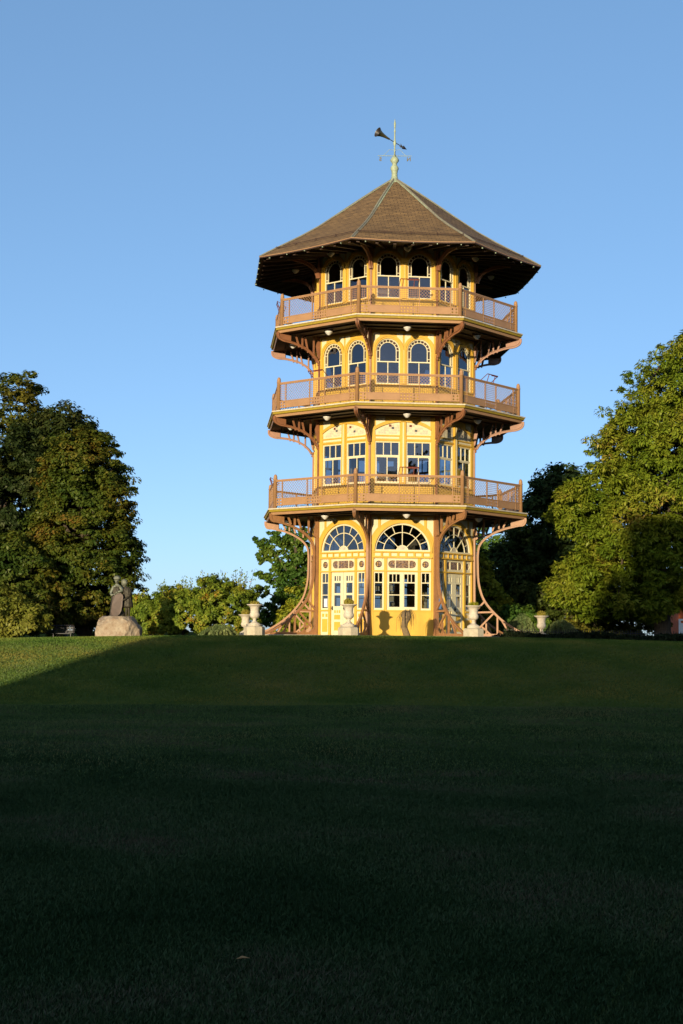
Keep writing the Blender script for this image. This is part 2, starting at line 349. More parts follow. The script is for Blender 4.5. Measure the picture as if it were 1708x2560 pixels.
def octagon(r, z): return [(r * sin(tht(k)), -r * cos(tht(k)), z) for k in range(8)]
def oct_loft(rings, mname, mb=None, caps=True):
    """rings: (r, z) list"""
    mb = mb or MB(); k0 = len(mb.v); mi = mb.mi(mname)
    for r, z in rings: mb.v += octagon(r, z)
    for i in range(len(rings) - 1):
        for j in range(8):
            a = k0 + i * 8 + j; b = k0 + i * 8 + (j + 1) % 8
            mb.f.append([a, b, b + 8, a + 8]); mb.m.append(mi)
    if caps:
        mb.f.append([k0 + j for j in range(8)][::-1]); mb.m.append(mi); mb.f.append([k0 + (len(rings) - 1) * 8 + j for j in range(8)]); mb.m.append(mi)
    return mb
oct_loft([(5.15, -.25), (5.15, ZB - .02), (5.12, ZB)], 'stone').build('base_slab', PG)
oct_loft([(2.85, ZB), (2.85, ZB + .012)], 'soffit_paint').build('floor', PG)

def arch_plate(mb, u0, u1, z0, z1, c, zc, R, n0, n1, mname, ns=20):
    """rectangle u0..u1, z0..z1 with a round-headed opening (centre c, spring zc, radius R) open to z0"""
    A = [(c + R, z0)] + arc(c, zc, R, 0, pi, ns) + [(c - R, z0)]
    B = []
    for (x, z) in A:
        dx, dz = x - c, z - zc
        if z <= zc + 1e-6 and dz <= 1e-6: B.append((u1 if dx > 0 else u0, z)); continue
        t = 1e9
        if dx > 1e-9: t = min(t, (u1 - c) / dx)
        if dx < -1e-9: t = min(t, (u0 - c) / dx)
        if dz > 1e-9: t = min(t, (z1 - zc) / dz)
        B.append((c + dx * t, zc + dz * t))
    # keep the two upper corners
    A2, B2 = [], []
    for i in range(len(A)):
        if i:
            for cu in (u1, u0):
                p, q = B[i - 1], B[i]
                if (abs(p[0] - cu) < 1e-6 and p[1] < z1 - 1e-6 and abs(q[1] - z1) < 1e-6) or (abs(q[0] - cu) < 1e-6 and q[1] < z1 - 1e-6 and abs(p[1] - z1) < 1e-6):
                    A2.append(((A[i - 1][0] + A[i][0]) / 2, (A[i - 1][1] + A[i][1]) / 2)); B2.append((cu, z1))
        A2.append(A[i]); B2.append(B[i])
    mb.strip(A2, B2, n0, n1, mname)

def spandrel(mb, u0, u1, ztop, c, zc, R, n0, n1, mname, zlow):
    us = np.linspace(u0, u1, 9); A = []
    for u in us:
        q = R * R - (u - c) ** 2; A.append((float(u), min(ztop - .005, max(zlow, zc + (sqrt(q) if q > 0 else -9)))))
    mb.strip(A, [(a[0], ztop) for a in A], n0, n1, mname)

# ---- ground storey wall (one face, copied round)
def wall_ground(door):
    mb = MB(); Y = 'yellow_paint'; C = 'cream_paint'; n0, n1 = AP - .12, AP
    zt = 4.26
    for s in (-1, 1):
        a, b = sorted((s * .985, s * HWID)); mb.box(a, b, n0, n1, ZB, 3.0, Y)
        a, b = sorted((s * .53, s * .625)); mb.box(a, b, n0, n1 + .012, ZB, 2.805, Y)
        a, b = sorted((s * .985, s * 1.01)); mb.box(a, b, n1 + .003, n1 + .02, ZB, 2.8, Y)
    if not door:
        mb.box(-.53, .53, n0 + .01, n1 - .012, ZB, 1.0, Y); 
        for s in (-1, 1):
            a, b = sorted((s * .625, s * .985)); mb.box(a, b, n0 + .01, n1 - .012, ZB, 1.0, Y)
        mb.box(-1.01, 1.01, n1 - .01, n1 + .045, .985, 1.035, Y)
        mb.box(-1.0, 1.0, n1 - .005, n1 + .008, ZB, 1.0, Y)
    else:
        for s in (-1, 1):
            a, b = sorted((s * .625, s * .985)); mb.box(a, b, n0 + .01, n1 - .03, ZB, 1.0, C)
            mb.box(a + .06, b - .06, n1 - .032, n1 - .022, ZB + .1, .72, Y)
            mb.box(a + .06, a + .15, n1 - .032, n1 - .022, .79, .9, Y); mb.box(b - .15, b - .06, n1 - .032, n1 - .022, .79, .9, Y)
            mb.box(a, b, n0 + .03, n1 + .03, .985, 1.03, Y)
    # rails
    mb.box(-.985, .985, n1 - .06, n1 + .04, 2.335, 2.38, Y); mb.box(-1.02, 1.02, n1 - .1, n1 + .075, 2.80, 2.84, Y)
    mb.box(-.985, .985, n0 + .02, n1 - .006, 2.84, 3.0, Y)
    for i in range(7):
        c_ = -.84 + i * .28; mb.box(c_ - .095, c_ + .095, n1 - .01, n1 - .001, 2.868, 2.965, C)
        if i < 6: mb.box(c_ + .12, c_ + .16, n1 - .01, n1 + .03, 2.842, 2.988, Y)
    mb.box(-1.02, 1.02, n1 - .1, n1 + .06, 2.99, 3.03, Y)
    # round-headed part
    arch_plate(mb, -HWID, HWID, 3.0, zt, 0, 3.03, .96, n0, n1, Y, 32)
    mb.strip(arc(0, 3.035, .96, 0, pi, 32), arc(0, 3.035, 1.03, 0, pi, 32), n1 - .02, n1 + .05, Y)
    mb.strip(arc(0, 3.035, 1.03, 0, pi, 32), arc(0, 3.035, 1.095, .25, pi - .25, 32), n1 - .02, n1 + .025, Y)
    for s in (-1, 1):
        a, b = sorted((s * .845, s * 1.06)); spandrel(mb, a, b, 4.2, 0, 3.035, 1.17, n1 - .01, n1 + .004, C, 3.50)
        a, b = sorted((s * .30, s * .74)); spandrel(mb, a, b, 4.2, 0, 3.035, 1.14, n1 - .01, n1 + .004, C, 3.5)
        a, b = sorted((s * .765, s * .82)); spandrel(mb, a, b, 4.25, 0, 3.035, 1.08, n1 - .01, n1 + .018, Y, 3.5)
    return mb.mesh('wall')

def frame_rect(mb, a, b, z0, z1, t, n0, n1, mname):
    mb.box(a, a + t, n0, n1, z0, z1, mname); mb.box(b - t, b, n0, n1, z0, z1, mname)
    mb.box(a + t, b - t, n0, n1, z0, z0 + t * 1.2, mname); mb.box(a + t, b - t, n0, n1, z1 - t, z1, mname)
def pane_rect(a, b, z0, z1, n):
    g = MB(); g.face([(a, -n, z0), (b, -n, z0), (b, -n, z1), (a, -n, z1)], 'glass'); return g.mesh('pane')

def make_windows_ground():
    """returns list of (name, window mesh, pane mesh)"""
    L = []; C = 'cream_paint'; n0, n1 = AP - .09, AP - .025
    mb = MB(); frame_rect(mb, -.53, .53, 1.035, 2.335, .045, n0, n1, C)      # casement pair
    for s in (-1, 1):
        a, b = sorted((s * .485, s * .035)); frame_rect(mb, a, b, 1.09, 2.29, .04, n0 + .01, n1 - .008, C)
        mb.box(a + .04, b - .04, n0 + .02, n1 - .014, 1.945, 1.985, C); mb.box(a + .04, b - .04, n0 + .02, n1 - .014, 1.53, 1.56, C)
        w_ = (b - a - .08) / 3
        for i in (1, 2): mb.box(a + .04 + w_ * i - .012, a + .04 + w_ * i + .012, n0 + .02, n1 - .016, 1.985, 2.25, C)
    mb.box(-.04, .04, n0, n1 + .006, 1.09, 2.29, C)
    casement = (mb.mesh('window'), pane_rect(-.47, .47, 1.1, 2.28, n0 + .03))
    side = []
    for s in (-1, 1):
        mb = MB(); a, b = sorted((s * .625, s * .985)); frame_rect(mb, a, b, 1.035, 2.335, .05, n0, n1, C); m_ = (a + b) / 2
        mb.box(a + .05, b - .05, n0 + .01, n1 - .01, 1.945, 1.98, C); mb.box(a + .05, b - .05, n0 + .01, n1 - .01, 1.53, 1.56, C)
        mb.box(m_ - .012, m_ + .012, n0 + .01, n1 - .012, 1.98, 2.28, C)
        side.append((mb.mesh('window'), pane_rect(a + .04, b - .04, 1.06, 2.3, n0 + .03)))
    # fan light
    mb = MB(); c, zc = 0, 3.03
    mb.strip(arc(c, zc, .96, 0, pi, 32), arc(c, zc, .905, 0, pi, 32), n0, n1 + .01, C); mb.box(-.955, .955, n0, n1 + .015, 3.031, 3.085, C)
    mb.strip(arc(c, zc, .66, .07, pi - .07, 28), arc(c, zc, .635, .07, pi - .07, 28), n0 + .02, n1 - .01, C)
    mb.strip(arc(c, zc, .215, .2, pi - .2, 14), arc(c, zc, .185, .2, pi - .2, 14), n0 + .02, n1 - .005, C)
    for i in range(1, 8):
        a = pi * i / 8; r0 = .2 if i in (2, 4, 6) else .65
        mb.bar((r0 * cos(a), zc + r0 * sin(a)), (.93 * cos(a), zc + .93 * sin(a)), .024, n0 + .022, n1 - .014, C)
    mb.prism(arc(c, zc, .19, .25, pi - .25, 12), n0 + .03, n0 + .04, 'pale_stone')
    g = MB(); g.face([(x, -(n0 + .028), z) for x, z in arc(c, zc, .93, .05, pi - .05, 24)], 'glass_dark')
    fan = (mb.mesh('window'), g.mesh('pane'))
    # transoms
    mb = MB(); frame_rect(mb, -.53, .53, 2.38, 2.8, .03, n0, n1, C)
    zc = 2.59; r = .13; xl = .345
    out = [(xl + r * cos(a), zc + r * sin(a)) for a in np.linspace(-pi / 2, pi / 2, 13)] + [(-xl + r * cos(a), zc + r * sin(a)) for a in np.linspace(pi / 2, 3 * pi / 2, 13)]
    big = []
    for (x, z) in out:
        dx, dz = x, z - zc; t = min(.50 / abs(dx) if abs(dx) > 1e-6 else 9e9, .18 / abs(dz) if abs(dz) > 1e-6 else 9e9); big.append((dx * t, zc + dz * t))
    mb.strip(out + [out[0]], big + [big[0]], n0 + .01, n1 - .006, C)
    for s in (-1, 1): mb.box(s * .235 - .014, s * .235 + .014, n0 + .01, n1 - .007, zc - .13, zc + .13, C)
    g = MB(); rnd = random.Random(3)
    nn = n0 + .028
    for i in range(-9, 9):
        for j in range(-3, 3):
            x0, z0 = i * .052, zc + j * .044
            for tri in (((0, 0), (.05, 0), (.025, .021)), ((.05, 0), (.05, .042), (.025, .021)), ((.05, .042), (0, .042), (.025, .021)), ((0, .042), (0, 0), (.025, .021))):
                g.face([(x0 + p[0], -nn, z0 + p[1]) for p in tri], 'stained_leaded')
    trans = (mb.mesh('window'), g.mesh('pane'))
    circ = []
    for s in (-1, 1):
        mb = MB(); a, b = sorted((s * .625, s * .985)); m_ = (a + b) / 2; frame_rect(mb, a, b, 2.38, 2.8, .02, n0, n1, C)
        ci = arc(m_, zc, .115, 0, 2 * pi, 24); sq = []
        for (x, z) in ci:
            dx, dz = x - m_, z - zc; t = min(.163 / abs(dx) if abs(dx) > 1e-6 else 9e9, .19 / abs(dz) if abs(dz) > 1e-6 else 9e9); sq.append((m_ + dx * t, zc + dz * t))
        mb.strip(ci, sq, n0 + .01, n1 - .006, C)
        g = MB(); g.face([(m_ + .12 * cos(t), -(n0 + .025), zc + .12 * sin(t)) for t in np.linspace(0, 2 * pi, 20)[:-1]], 'soffit_paint')
        for q in range(4):
            an = q * pi / 2 + pi / 4; px_, pz_ = m_ + .055 * cos(an), zc + .055 * sin(an)
            g.face([(px_ + .035 * cos(t), -(n0 + .03), pz_ + .035 * sin(t)) for t in np.linspace(0, 2 * pi, 11)[:-1]], 'stained_leaded')
            an = q * pi / 2; px_, pz_ = m_ + .085 * cos(an), zc + .085 * sin(an)
            g.face([(px_ + .02 * cos(t), -(n0 + .032), pz_ + .02 * sin(t)) for t in np.linspace(0, 2 * pi, 9)[:-1]], 'stained_leaded')
        circ.append((mb.mesh('window'), g.mesh('pane')))
    return casement, side, fan, trans, circ

def make_door():
    C, Y = 'cream_paint', 'yellow_paint'; n0, n1 = AP - .10, AP - .045
    out = []
    for s in (-1, 1):
        mb = MB(); a, b = sorted((s * .525, s * .006))
        t = .12
        mb.box(a, a + t, n0, n1, ZB, 2.335, C); mb.box(b - t, b, n0, n1, ZB, 2.335, C)
        for z0, z1 in ((ZB, .32), (.62, .70), (.86, .92), (1.02, 1.16), (1.535, 1.61), (1.96, 2.03), (2.2, 2.335)): mb.box(a + t, b - t, n0 + .002, n1 - .003, z0, z1, C)
        mb.box(a + t, b - t, n0 + .01, n1 - .02, .32, .62, Y); mb.box(a + t, b - t, n0 + .01, n1 - .02, .70, .86, Y); mb.box(a + t, b - t, n0 + .01, n1 - .02, .92, 1.02, Y)
        w_ = b - a - 2 * t
        for i in (1, 2):
            mb.box(a + t + w_ * i / 3 - .015, a + t + w_ * i / 3 + .015, n0 + .005, n1 - .006, .92, 1.02, C)
            mb.box(a + t + w_ * i / 3 - .022, a + t + w_ * i / 3 + .022, n0 + .005, n1 - .006, 2.03, 2.2, C)
        g = pane_rect(a + t - .01, b - t + .01, 1.1, 2.25, n0 + .03)
        h = MB(); hx = b - .05 if s < 0 else a + .05; hx = a + .05 if s < 0 else hx
        h.box(hx - .02, hx + .02, n1, n1 + .02, 1.02, 1.16, 'dark_metal'); h.tube([(hx, -n1 - .02, 1.09), (hx, -n1 - .06, 1.09)], .02, 8, 'dark_metal')
        out.append((mb.mesh('door'), g, h.mesh('handle')))
    return out

# ---- second storey wall
def wall_second():
    mb = MB(); Y = 'yellow_paint'; C = 'cream_paint'; n0, n1 = AP - .12, AP; z0, zt = ZL, ZM - .22
    for s in (-1, 1):
        a, b = sorted((s * .965, s * HWID)); mb.box(a, b, n0, n1, z0, zt, Y)
    mb.box(-.115, .115, n0, n1 - .002, z0, 7.45, Y); mb.box(-.085, .085, n1 - .002, n1 + .035, 5.34, 7.50, Y); mb.box(-.022, .022, n1 + .035, n1 + .046, 5.4, 7.45, C)
    for s in (-1, 1):
        a, b = sorted((s * .115, s * .965))
        mb.box(a, b, n0 + .01, n1 - .008, z0, 5.34, Y)
        mb.box(a, b, n0 + .02, n1 - .02, 6.79, 7.02, Y); mb.box(a, b, n1 - .03, n1 + .02, 6.835, 6.875, Y); mb.box(a, b, n1 - .03, n1 + .015, 6.975, 7.01, Y)
        mb.box(a + .02, b - .02, n1 - .02, n1 - .012, 6.89, 6.955, C)
    mb.box(-.965, .965, n1 - .02, n1 + .05, 5.3, 5.345, Y)
    R = 1.84; zc = 7.47 - R                                   # segmental arch across the face
    us = np.linspace(-.965, .965, 25); lo = [(float(u), zc + sqrt(R * R - u * u)) for u in us]
    mb.strip(lo, [(u, zt) for u, _ in lo], n0, n1 - .004, Y)
    up_ = [(u, z + .085) for u, z in lo]
    mb.strip(lo, up_, n1 - .01, n1 + .035, Y)
    for s in (-1, 1):
        a, b = sorted((s * .62, s * .94)); us = np.linspace(a, b, 6)
        A = [(float(u), min(zt - .02, zc + sqrt(R * R - u * u) + .12)) for u in us]; mb.strip(A, [(u, zt - .005) for u, _ in A], n1 - .01, n1 + .003, C)
        # tile field
        a, b = sorted((s * .115, s * .965)); us = np.linspace(a, b, 12)
        A = [(float(u), 7.02) for u in us]; B = [(float(u), zc + sqrt(R * R - u * u)) for u in us]
        mb.strip(A, B, n0 + .03, n1 - .03, C)
        rnd = random.Random(7)
        cells = {(2, 2): 0, (5, 3): 1, (6, 2): 0} if s < 0 else {(1, 3): 1, (3, 1): 0, (6, 2): 1}
        for i in range(9):
            x0 = a + .01 + i * .093
            for j in range(5):
                zz = 7.06 + j * .082; top = zz + .076; xm = x0 + .045
                lim = zc + sqrt(R * R - max(abs(x0), abs(x0 + .088)) ** 2)
                if top > lim - .005: continue
                if (i, j) in cells: 
                    mb.box(x0, x0 + .088, n1 - .03, n1 - .024, zz, top, 'red_metal' if cells[(i, j)] else 'slate_grey')
                else: mb.box(x0 + .003, x0 + .085, n1 - .03, n1 - .026, zz + .003, top - .003, 'white_edge' if (i * 3 + j) % 4 else C)
    return mb.mesh('wall')
def windows_second():
    out = []; C = 'cream_paint'; n0, n1 = AP - .09, AP - .03
    for s in (-1, 1):
        mb = MB(); a, b = sorted((s * .115, s * .965)); frame_rect(mb, a, b, 5.345, 6.79, .035, n0, n1, C)
        mb.box(a + .035, b - .035, n0 + .01, n1 - .005, 6.28, 6.33, C)
        w_ = (b - a - .07) / 3
        for i in (1, 2): mb.box(a + .035 + w_ * i - .013, a + .035 + w_ * i + .013, n0 + .015, n1 - .01, 6.33, 6.755, C)
        frame_rect(mb, a + .035, b - .035, 5.387, 6.28, .03, n0 + .005, n1 - .02, C); mb.box((a + b) / 2 - .015, (a + b) / 2 + .015, n0 + .006, n1 - .025, 5.42, 6.25, C)
        out.append((mb.mesh('window'), pane_rect(a + .04, b - .04, 5.39, 6.78, n0 + .02)))
    return out
# ---- third and fourth storey walls
def wall_arched(z0, zt, dz):
    mb = MB(); Y = 'yellow_paint'; C = 'cream_paint'; n0, n1 = AP - .12, AP
    zb, zs = 8.77 + dz, 9.95 + dz
    for s in (-1, 1):
        c = s * .54; a, b = sorted((0, s * HWID))
        arch_plate(mb, a, b, zb, zt, c, zs, .415, n0, n1, Y, 20)
        mb.box(a, b, n0, n1 - .001, z0, zb, Y)
        mb.strip(arc(c, zs, .415, 0, pi, 20), arc(c, zs, .47, 0, pi, 20), n1 - .02, n1 + .02, Y)
        mb.strip(arc(c, zs, .47, 0, pi, 20), arc(c, zs, .535, 0, pi, 20), n1 - .02, n1 + .045, Y)
        for q in (-1, 1):
            a, b = sorted((c + q * .47, c + q * .535)); 
            if abs(a) > .004 and abs(b) > .004: mb.box(a, b, n1 - .02, n1 + .044, zb, zs, Y)
            a, b = sorted((c + q * .30, c + q * .505)); spandrel(mb, a, b, min(zt, zs + .60), c, zs, .56, n1 - .01, n1 + .004, C, zs + .2)
        mb.box(c - .45, c + .45, n1 - .02, n1 + .05, zb - .035, zb, Y)
    mb.box(-.06, .06, n1 - .01, n1 + .03, zb, zs + .1, Y); mb.box(-.02, .02, n1 + .03, n1 + .04, zb + .05, zs + .02, C)
    return mb.mesh('wall')
def windows_arched(dz):
    out = []; C = 'cream_paint'; n0, n1 = AP - .09, AP - .03; zb, zs, zm = 8.77 + dz, 9.95 + dz, 9.54 + dz
    for s in (-1, 1):
        c = s * .54; mb = MB(); R, Ri = .415, .30
        mb.box(c - R, c - R + .035, n0, n1, zb, zs, C); mb.box(c + R - .035, c + R, n0, n1, zb, zs, C)
        mb.strip(arc(c, zs, R, 0, pi, 20), arc(c, zs, R - .035, 0, pi, 20), n0, n1, C)
        mb.strip(arc(c, zs, Ri, 0, pi, 20), arc(c, zs, Ri - .025, 0, pi, 20), n0 + .012, n1 - .006, C)
        for q in (-1, 1):
            a, b = sorted((c + q * Ri, c + q * (Ri - .025))); mb.box(a, b, n0 + .012, n1 - .006, zm + .04, zs, C)
            for zz in (zm + .13, zs): 
                a, b = sorted((c + q * Ri, c + q * (R - .035))); mb.box(a, b, n0 + .013, n1 - .008, zz - .01, zz + .01, C)
        for i in range(1, 9):
            a = pi * i / 9; mb.bar((c + Ri * cos(a), zs + Ri * sin(a)), (c + .385 * cos(a), zs + .385 * sin(a)), .02, n0 + .013, n1 - .008, C)
        mb.box(c - R + .035, c + R - .035, n0 + .01, n1 - .004, zm, zm + .04, C)
        mb.box(c - R + .035, c + R - .035, n0 + .005, n1 - .005, zb, zb + .05, C); mb.box(c - .014, c + .014, n0 + .01, n1 - .02, zb + .05, zm, C)
        # stained border squares
        nn = n0 + .022
        for i in range(9):
            a0, a1 = pi * i / 9 + .03, pi * (i + 1) / 9 - .03
            mb.face([(c + r * cos(a), -nn, zs + r * sin(a)) for r, a in ((Ri, a0), (.385, a0), (.385, a1), (Ri, a1))], 'stained_glass')
        for q in (-1, 1):
            for z0_, z1_ in ((zm + .04, zm + .12), (zm + .14, zs - .01)):
                a, b = sorted((c + q * Ri, c + q * .382)); mb.face([(a, -nn, z0_), (b, -nn, z0_), (b, -nn, z1_), (a, -nn, z1_)], 'stained_glass')
        g = MB(); pts = [(c + Ri - .01, zm + .02)] + arc(c, zs, Ri - .01, 0, pi, 20) + [(c - Ri + .01, zm + .02)]
        g.face([(x, -(n0 + .02), z) for x, z in pts], 'glass_dark')
        g.face([(c - .39, -(n0 + .016), zb + .02), (c + .39, -(n0 + .016), zb + .02), (c + .39, -(n0 + .016), zm + .02), (c - .39, -(n0 + .016), zm + .02)], 'glass')
        out.append((mb.mesh('window'), g.mesh('pane')))
    return out

def put(name, me, k, pane=None):
    o = link(name, me, PG, phi(k))
    if pane: link('pane', pane, o)
    return o
wg_door, wg_win = wall_ground(True), wall_ground(False); w2 = wall_second()
w3, w4 = wall_arched(ZM, ZT - .2, 0), wall_arched(ZT, 13.95, 3.0)
casement, side, fan, trans, circ = make_windows_ground(); door = make_door(); win2 = windows_second(); win3 = windows_arched(0); win4 = windows_arched(3.0)
for k in range(8):
    isdoor = k % 2 == 1
    put('wall', wg_door if isdoor else wg_win, k); put('wall', w2, k); put('wall', w3, k); put('wall', w4, k)
    if isdoor:
        for dm, gm_, hm in door:
            o = put('door', dm, k, gm_); link('handle', hm, o)
    else: put('window', casement[0], k, casement[1])
    for a, b in side + [fan, trans] + circ + win2 + win3 + win4: put('window', a, k, b)
# paper notice in the left door face's side window
mb = MB(); mb.box(-.87, -.72, AP - .055, AP - .05, 1.13, 1.42, 'paper'); mb.build('paper_notice', PG, rz=phi(7))

# ---- decks
def deck(R, z):
    mb = MB()
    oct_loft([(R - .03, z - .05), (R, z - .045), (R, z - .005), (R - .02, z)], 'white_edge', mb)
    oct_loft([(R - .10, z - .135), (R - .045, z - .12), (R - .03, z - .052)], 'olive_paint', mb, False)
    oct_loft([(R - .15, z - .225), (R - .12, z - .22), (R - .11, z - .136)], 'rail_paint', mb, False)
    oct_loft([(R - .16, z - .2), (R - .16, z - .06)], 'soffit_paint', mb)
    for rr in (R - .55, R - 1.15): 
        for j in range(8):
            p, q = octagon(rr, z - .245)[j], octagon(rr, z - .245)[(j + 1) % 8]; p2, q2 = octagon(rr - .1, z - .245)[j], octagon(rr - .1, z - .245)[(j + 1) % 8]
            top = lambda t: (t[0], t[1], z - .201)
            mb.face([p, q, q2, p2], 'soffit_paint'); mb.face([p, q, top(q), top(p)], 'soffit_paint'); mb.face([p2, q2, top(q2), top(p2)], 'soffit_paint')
    oct_loft([(R - .06, z + .002), (R - .06, z + .006)], 'deck_floor', mb)
    mb.build('balcony_deck', PG)
decks = [(4.925, ZL), (4.84, ZM), (4.75, ZT)]
for R, z in decks: deck(R, z)

def clip_diag(a0, a1, z0, z1, sp, sgn):
    segs = []; h = z1 - z0; c = a0 - h
    while c < a1 + h:
        p0, p1 = (c, z0), (c + h, z1)
        x0, x1 = max(a0, c), min(a1, c + h)
        if x1 - x0 > .01:
            q0, q1 = (x0, z0 + (x0 - c)), (x1, z0 + (x1 - c))
            if sgn < 0: q0, q1 = (x0, z1 - (x0 - c)), (x1, z1 - (x1 - c))
            segs.append((q0, q1))
        c += sp
    return segs
def perforated(mb, a0, a1, z0, z1, nx_, nz, n0, n1, m_):
    """thin plate with diamond holes"""
    for i in range(nx_):
        for j in range(nz):
            x0, x1 = a0 + (a1 - a0) * i / nx_, a0 + (a1 - a0) * (i + 1) / nx_; y0, y1 = z0 + (z1 - z0) * j / nz, z0 + (z1 - z0) * (j + 1) / nz
            xm, ym, hx, hz = (x0 + x1) / 2, (y0 + y1) / 2, (x1 - x0) * .3, (y1 - y0) * .3
            O = [(x0, y0), (xm, y0), (x1, y0), (x1, ym), (x1, y1), (xm, y1), (x0, y1), (x0, ym), (x0, y0)]
            I = [(xm - hx * .5, ym - hz * .5), (xm, ym - hz), (xm + hx * .5, ym - hz * .5), (xm + hx, ym), (xm + hx * .5, ym + hz * .5), (xm, ym + hz), (xm - hx * .5, ym + hz * .5), (xm - hx, ym), (xm - hx * .5, ym - hz * .5)]
            mb.strip(O, I, n0, n1, m_)
def railing(rp):
    mb = MB(); m_ = 'rail_paint'; hw = rp * sin(pi / 8) - .06; n = rp * cos(pi / 8)
    mb.box(-hw, hw, n - .035, n + .035, .965, 1.0, m_); mb.box(-hw, hw, n - .02, n + .02, .925, .965, m_)
    gc, ge = .33, .27
    for s in (-1, 1):
        a, b = sorted((s * gc, s * (hw - ge))); mb.box(a, b, n - .014, n + .014, .12, .335, m_)
        a, b = sorted((s * (hw - ge), s * hw)); perforated(mb, a, b, .12, .335, 2, 2, n - .012, n + .012, m_)
        for u in (gc, hw - ge): mb.box(s * u - .014, s * u + .014, n - .02, n + .022, .08, .93, m_)
    perforated(mb, -gc, gc, .12, .335, 6, 2, n - .012, n + .012, m_)
    mb.box(-hw, hw, n - .02, n + .024, .33, .355, m_); mb.box(-hw, hw, n - .02, n + .022, .1, .122, m_)
    return mb.mesh('railing')
def lattice(rp):
    mb = MB(); m_ = 'rail_paint'; hw = rp * sin(pi / 8) - .06; n = rp * cos(pi / 8); gc, ge = .33, .27; t = .004
    for s in (-1, 1):
        a, b = sorted((s * gc, s * (hw - ge)))
        for g, off in ((1, 0), (-1, .012)):
            for p, q in clip_diag(a, b, .355, .925, .11, g): mb.bar(p, q, .0095, n - t + off, n + t + off, m_)
        a, b = sorted((s * (hw - ge), s * hw))
        for i in range(1, 4): u = a + (b - a) * i / 4; mb.box(u - .006, u + .006, n - t, n + t, .355, .925, m_)
        for j in range(1, 9): zz = .355 + .57 * j / 9; mb.box(a, b, n + t + .001, n + 3 * t, zz - .006, zz + .006, m_)
    for i in range(1, 9): u = -gc + 2 * gc * i / 9; mb.box(u - .006, u + .006, n - t, n + t, .355, .925, m_)
    for j in range(1, 9): zz = .355 + .57 * j / 9; mb.box(-gc, gc, n + t + .001, n + 3 * t, zz - .006, zz + .006, m_)
    return mb.mesh('lattice')
def post_mesh():
    mb = MB(); mb.lathe([(.068, 0), (.068, 1.0), (.078, 1.005), (.078, 1.03), (.066, 1.035), (.066, 1.1), (.055, 1.15), (.03, 1.185), (.008, 1.195)], 14, 'rail_paint'); return mb.mesh('railing_post', True)
pm = post_mesh()
for (R, z) in decks:
    rp = R - .26; rm, lm = railing(rp), lattice(rp)
    for k in range(8):
        o = link('railing', rm, PG, phi(k), (0, 0, z)); link('lattice', lm, o)
        link('railing_post', pm, PG, 0, (rp * sin(tht(k)), -rp * cos(tht(k)), z))

def sign_frame(rp):
    mb = MB(); n = rp * cos(pi / 8); m_ = 'red_metal'; r = .012
    for s in (-.24, .14):
        mb.tube([(s, -n, .93), (s, -n - .03, 1.03), (s + .01, -n - .1, 1.24)], .014, 6, m_)
    mb.tube([(-.32, -n - .1, 1.24), (.30, -n - .1, 1.24)], r * 1.3, 6, m_); mb.tube([(-.34, -n + .2, 1.04), (.32, -n + .2, 1.04)], r, 6, m_)
    for s in (-.33, .31): mb.tube([(s, -n - .1, 1.24), (s, -n + .2, 1.04)], r, 6, m_)
    mb.box(-.1, .3, n + .095, n + .105, 1.2, 1.245, m_)
    return mb.mesh('sign_frame')
for z, R, faces in ((ZT, 4.75, (0, 6)), (ZM, 4.84, (1, 7)), (ZL, 4.925, (0, 6))):
    sm_ = sign_frame(R - .26)
    for k in faces: link('sign_frame', sm_, PG, phi(k), (0, 0, z))

# ---- lamps under decks and eaves
def lamp():
    mb = MB(); mb.lathe([(.15, 0), (.155, -.03), (.14, -.07), (.10, -.075)], 16, 'soffit_paint'); a = mb.mesh('ceiling_lamp', True)
    mb = MB(); mb.lathe([(.125, -.07), (.135, -.085), (.13, -.10), (.12, -.105), (.118, -.125), (.10, -.13), (.095, -.155), (.07, -.165), (.06, -.185), (.03, -.205), (.005, -.21)], 18, 'lamp_glass'); return a, mb.mesh('lamp_globe', True)
lm_, gl_ = lamp()
for zz, rr in ((ZL - .2, 3.75), (ZM - .2, 3.7), (ZT - .2, 3.65), (13.42, 3.6)):
    for k in range(8):
        o = link('ceiling_lamp', lm_, PG, 0, (rr * sin(phi(k)), -rr * cos(phi(k)), zz)); link('lamp_globe', gl_, o)

# ---- brackets (radial plane: local x across, -y = radius, z up)
def radial_strip(mb, A, B, x0, x1, mname):
    """A, B lists of (r, z)"""
    k = len(mb.v); c = len(A); mi = mb.mi(mname)
    for x in (x0, x1):
        for P in (A, B):
            for (r, z) in P: mb.v.append((x, -r, z))
    ix = lambda a, b, i: k + a * 2 * c + b * c + i
    for i in range(c - 1):
        for q in ((ix(0, 0, i), ix(0, 1, i), ix(0, 1, i + 1), ix(0, 0, i + 1)), (ix(1, 0, i + 1), ix(1, 1, i + 1), ix(1, 1, i), ix(1, 0, i)),
                  (ix(0, 0, i + 1), ix(1, 0, i + 1), ix(1, 0, i), ix(0, 0, i)), (ix(0, 1, i), ix(1, 1, i), ix(1, 1, i + 1), ix(0, 1, i + 1))):
            mb.f.append(list(q)); mb.m.append(mi)
    for i in (0, c - 1): mb.f.append([ix(0, 0, i), ix(0, 1, i), ix(1, 1, i), ix(1, 0, i)]); mb.m.append(mi)
def offset(P, d):
    out = []
    for i in range(len(P)):
        a, b = P[max(0, i - 1)], P[min(len(P) - 1, i + 1)]; tx, tz = b[0] - a[0], b[1] - a[1]; L = math.hypot(tx, tz); out.append((P[i][0] - tz / L * d, P[i][1] + tx / L * d))
    return out
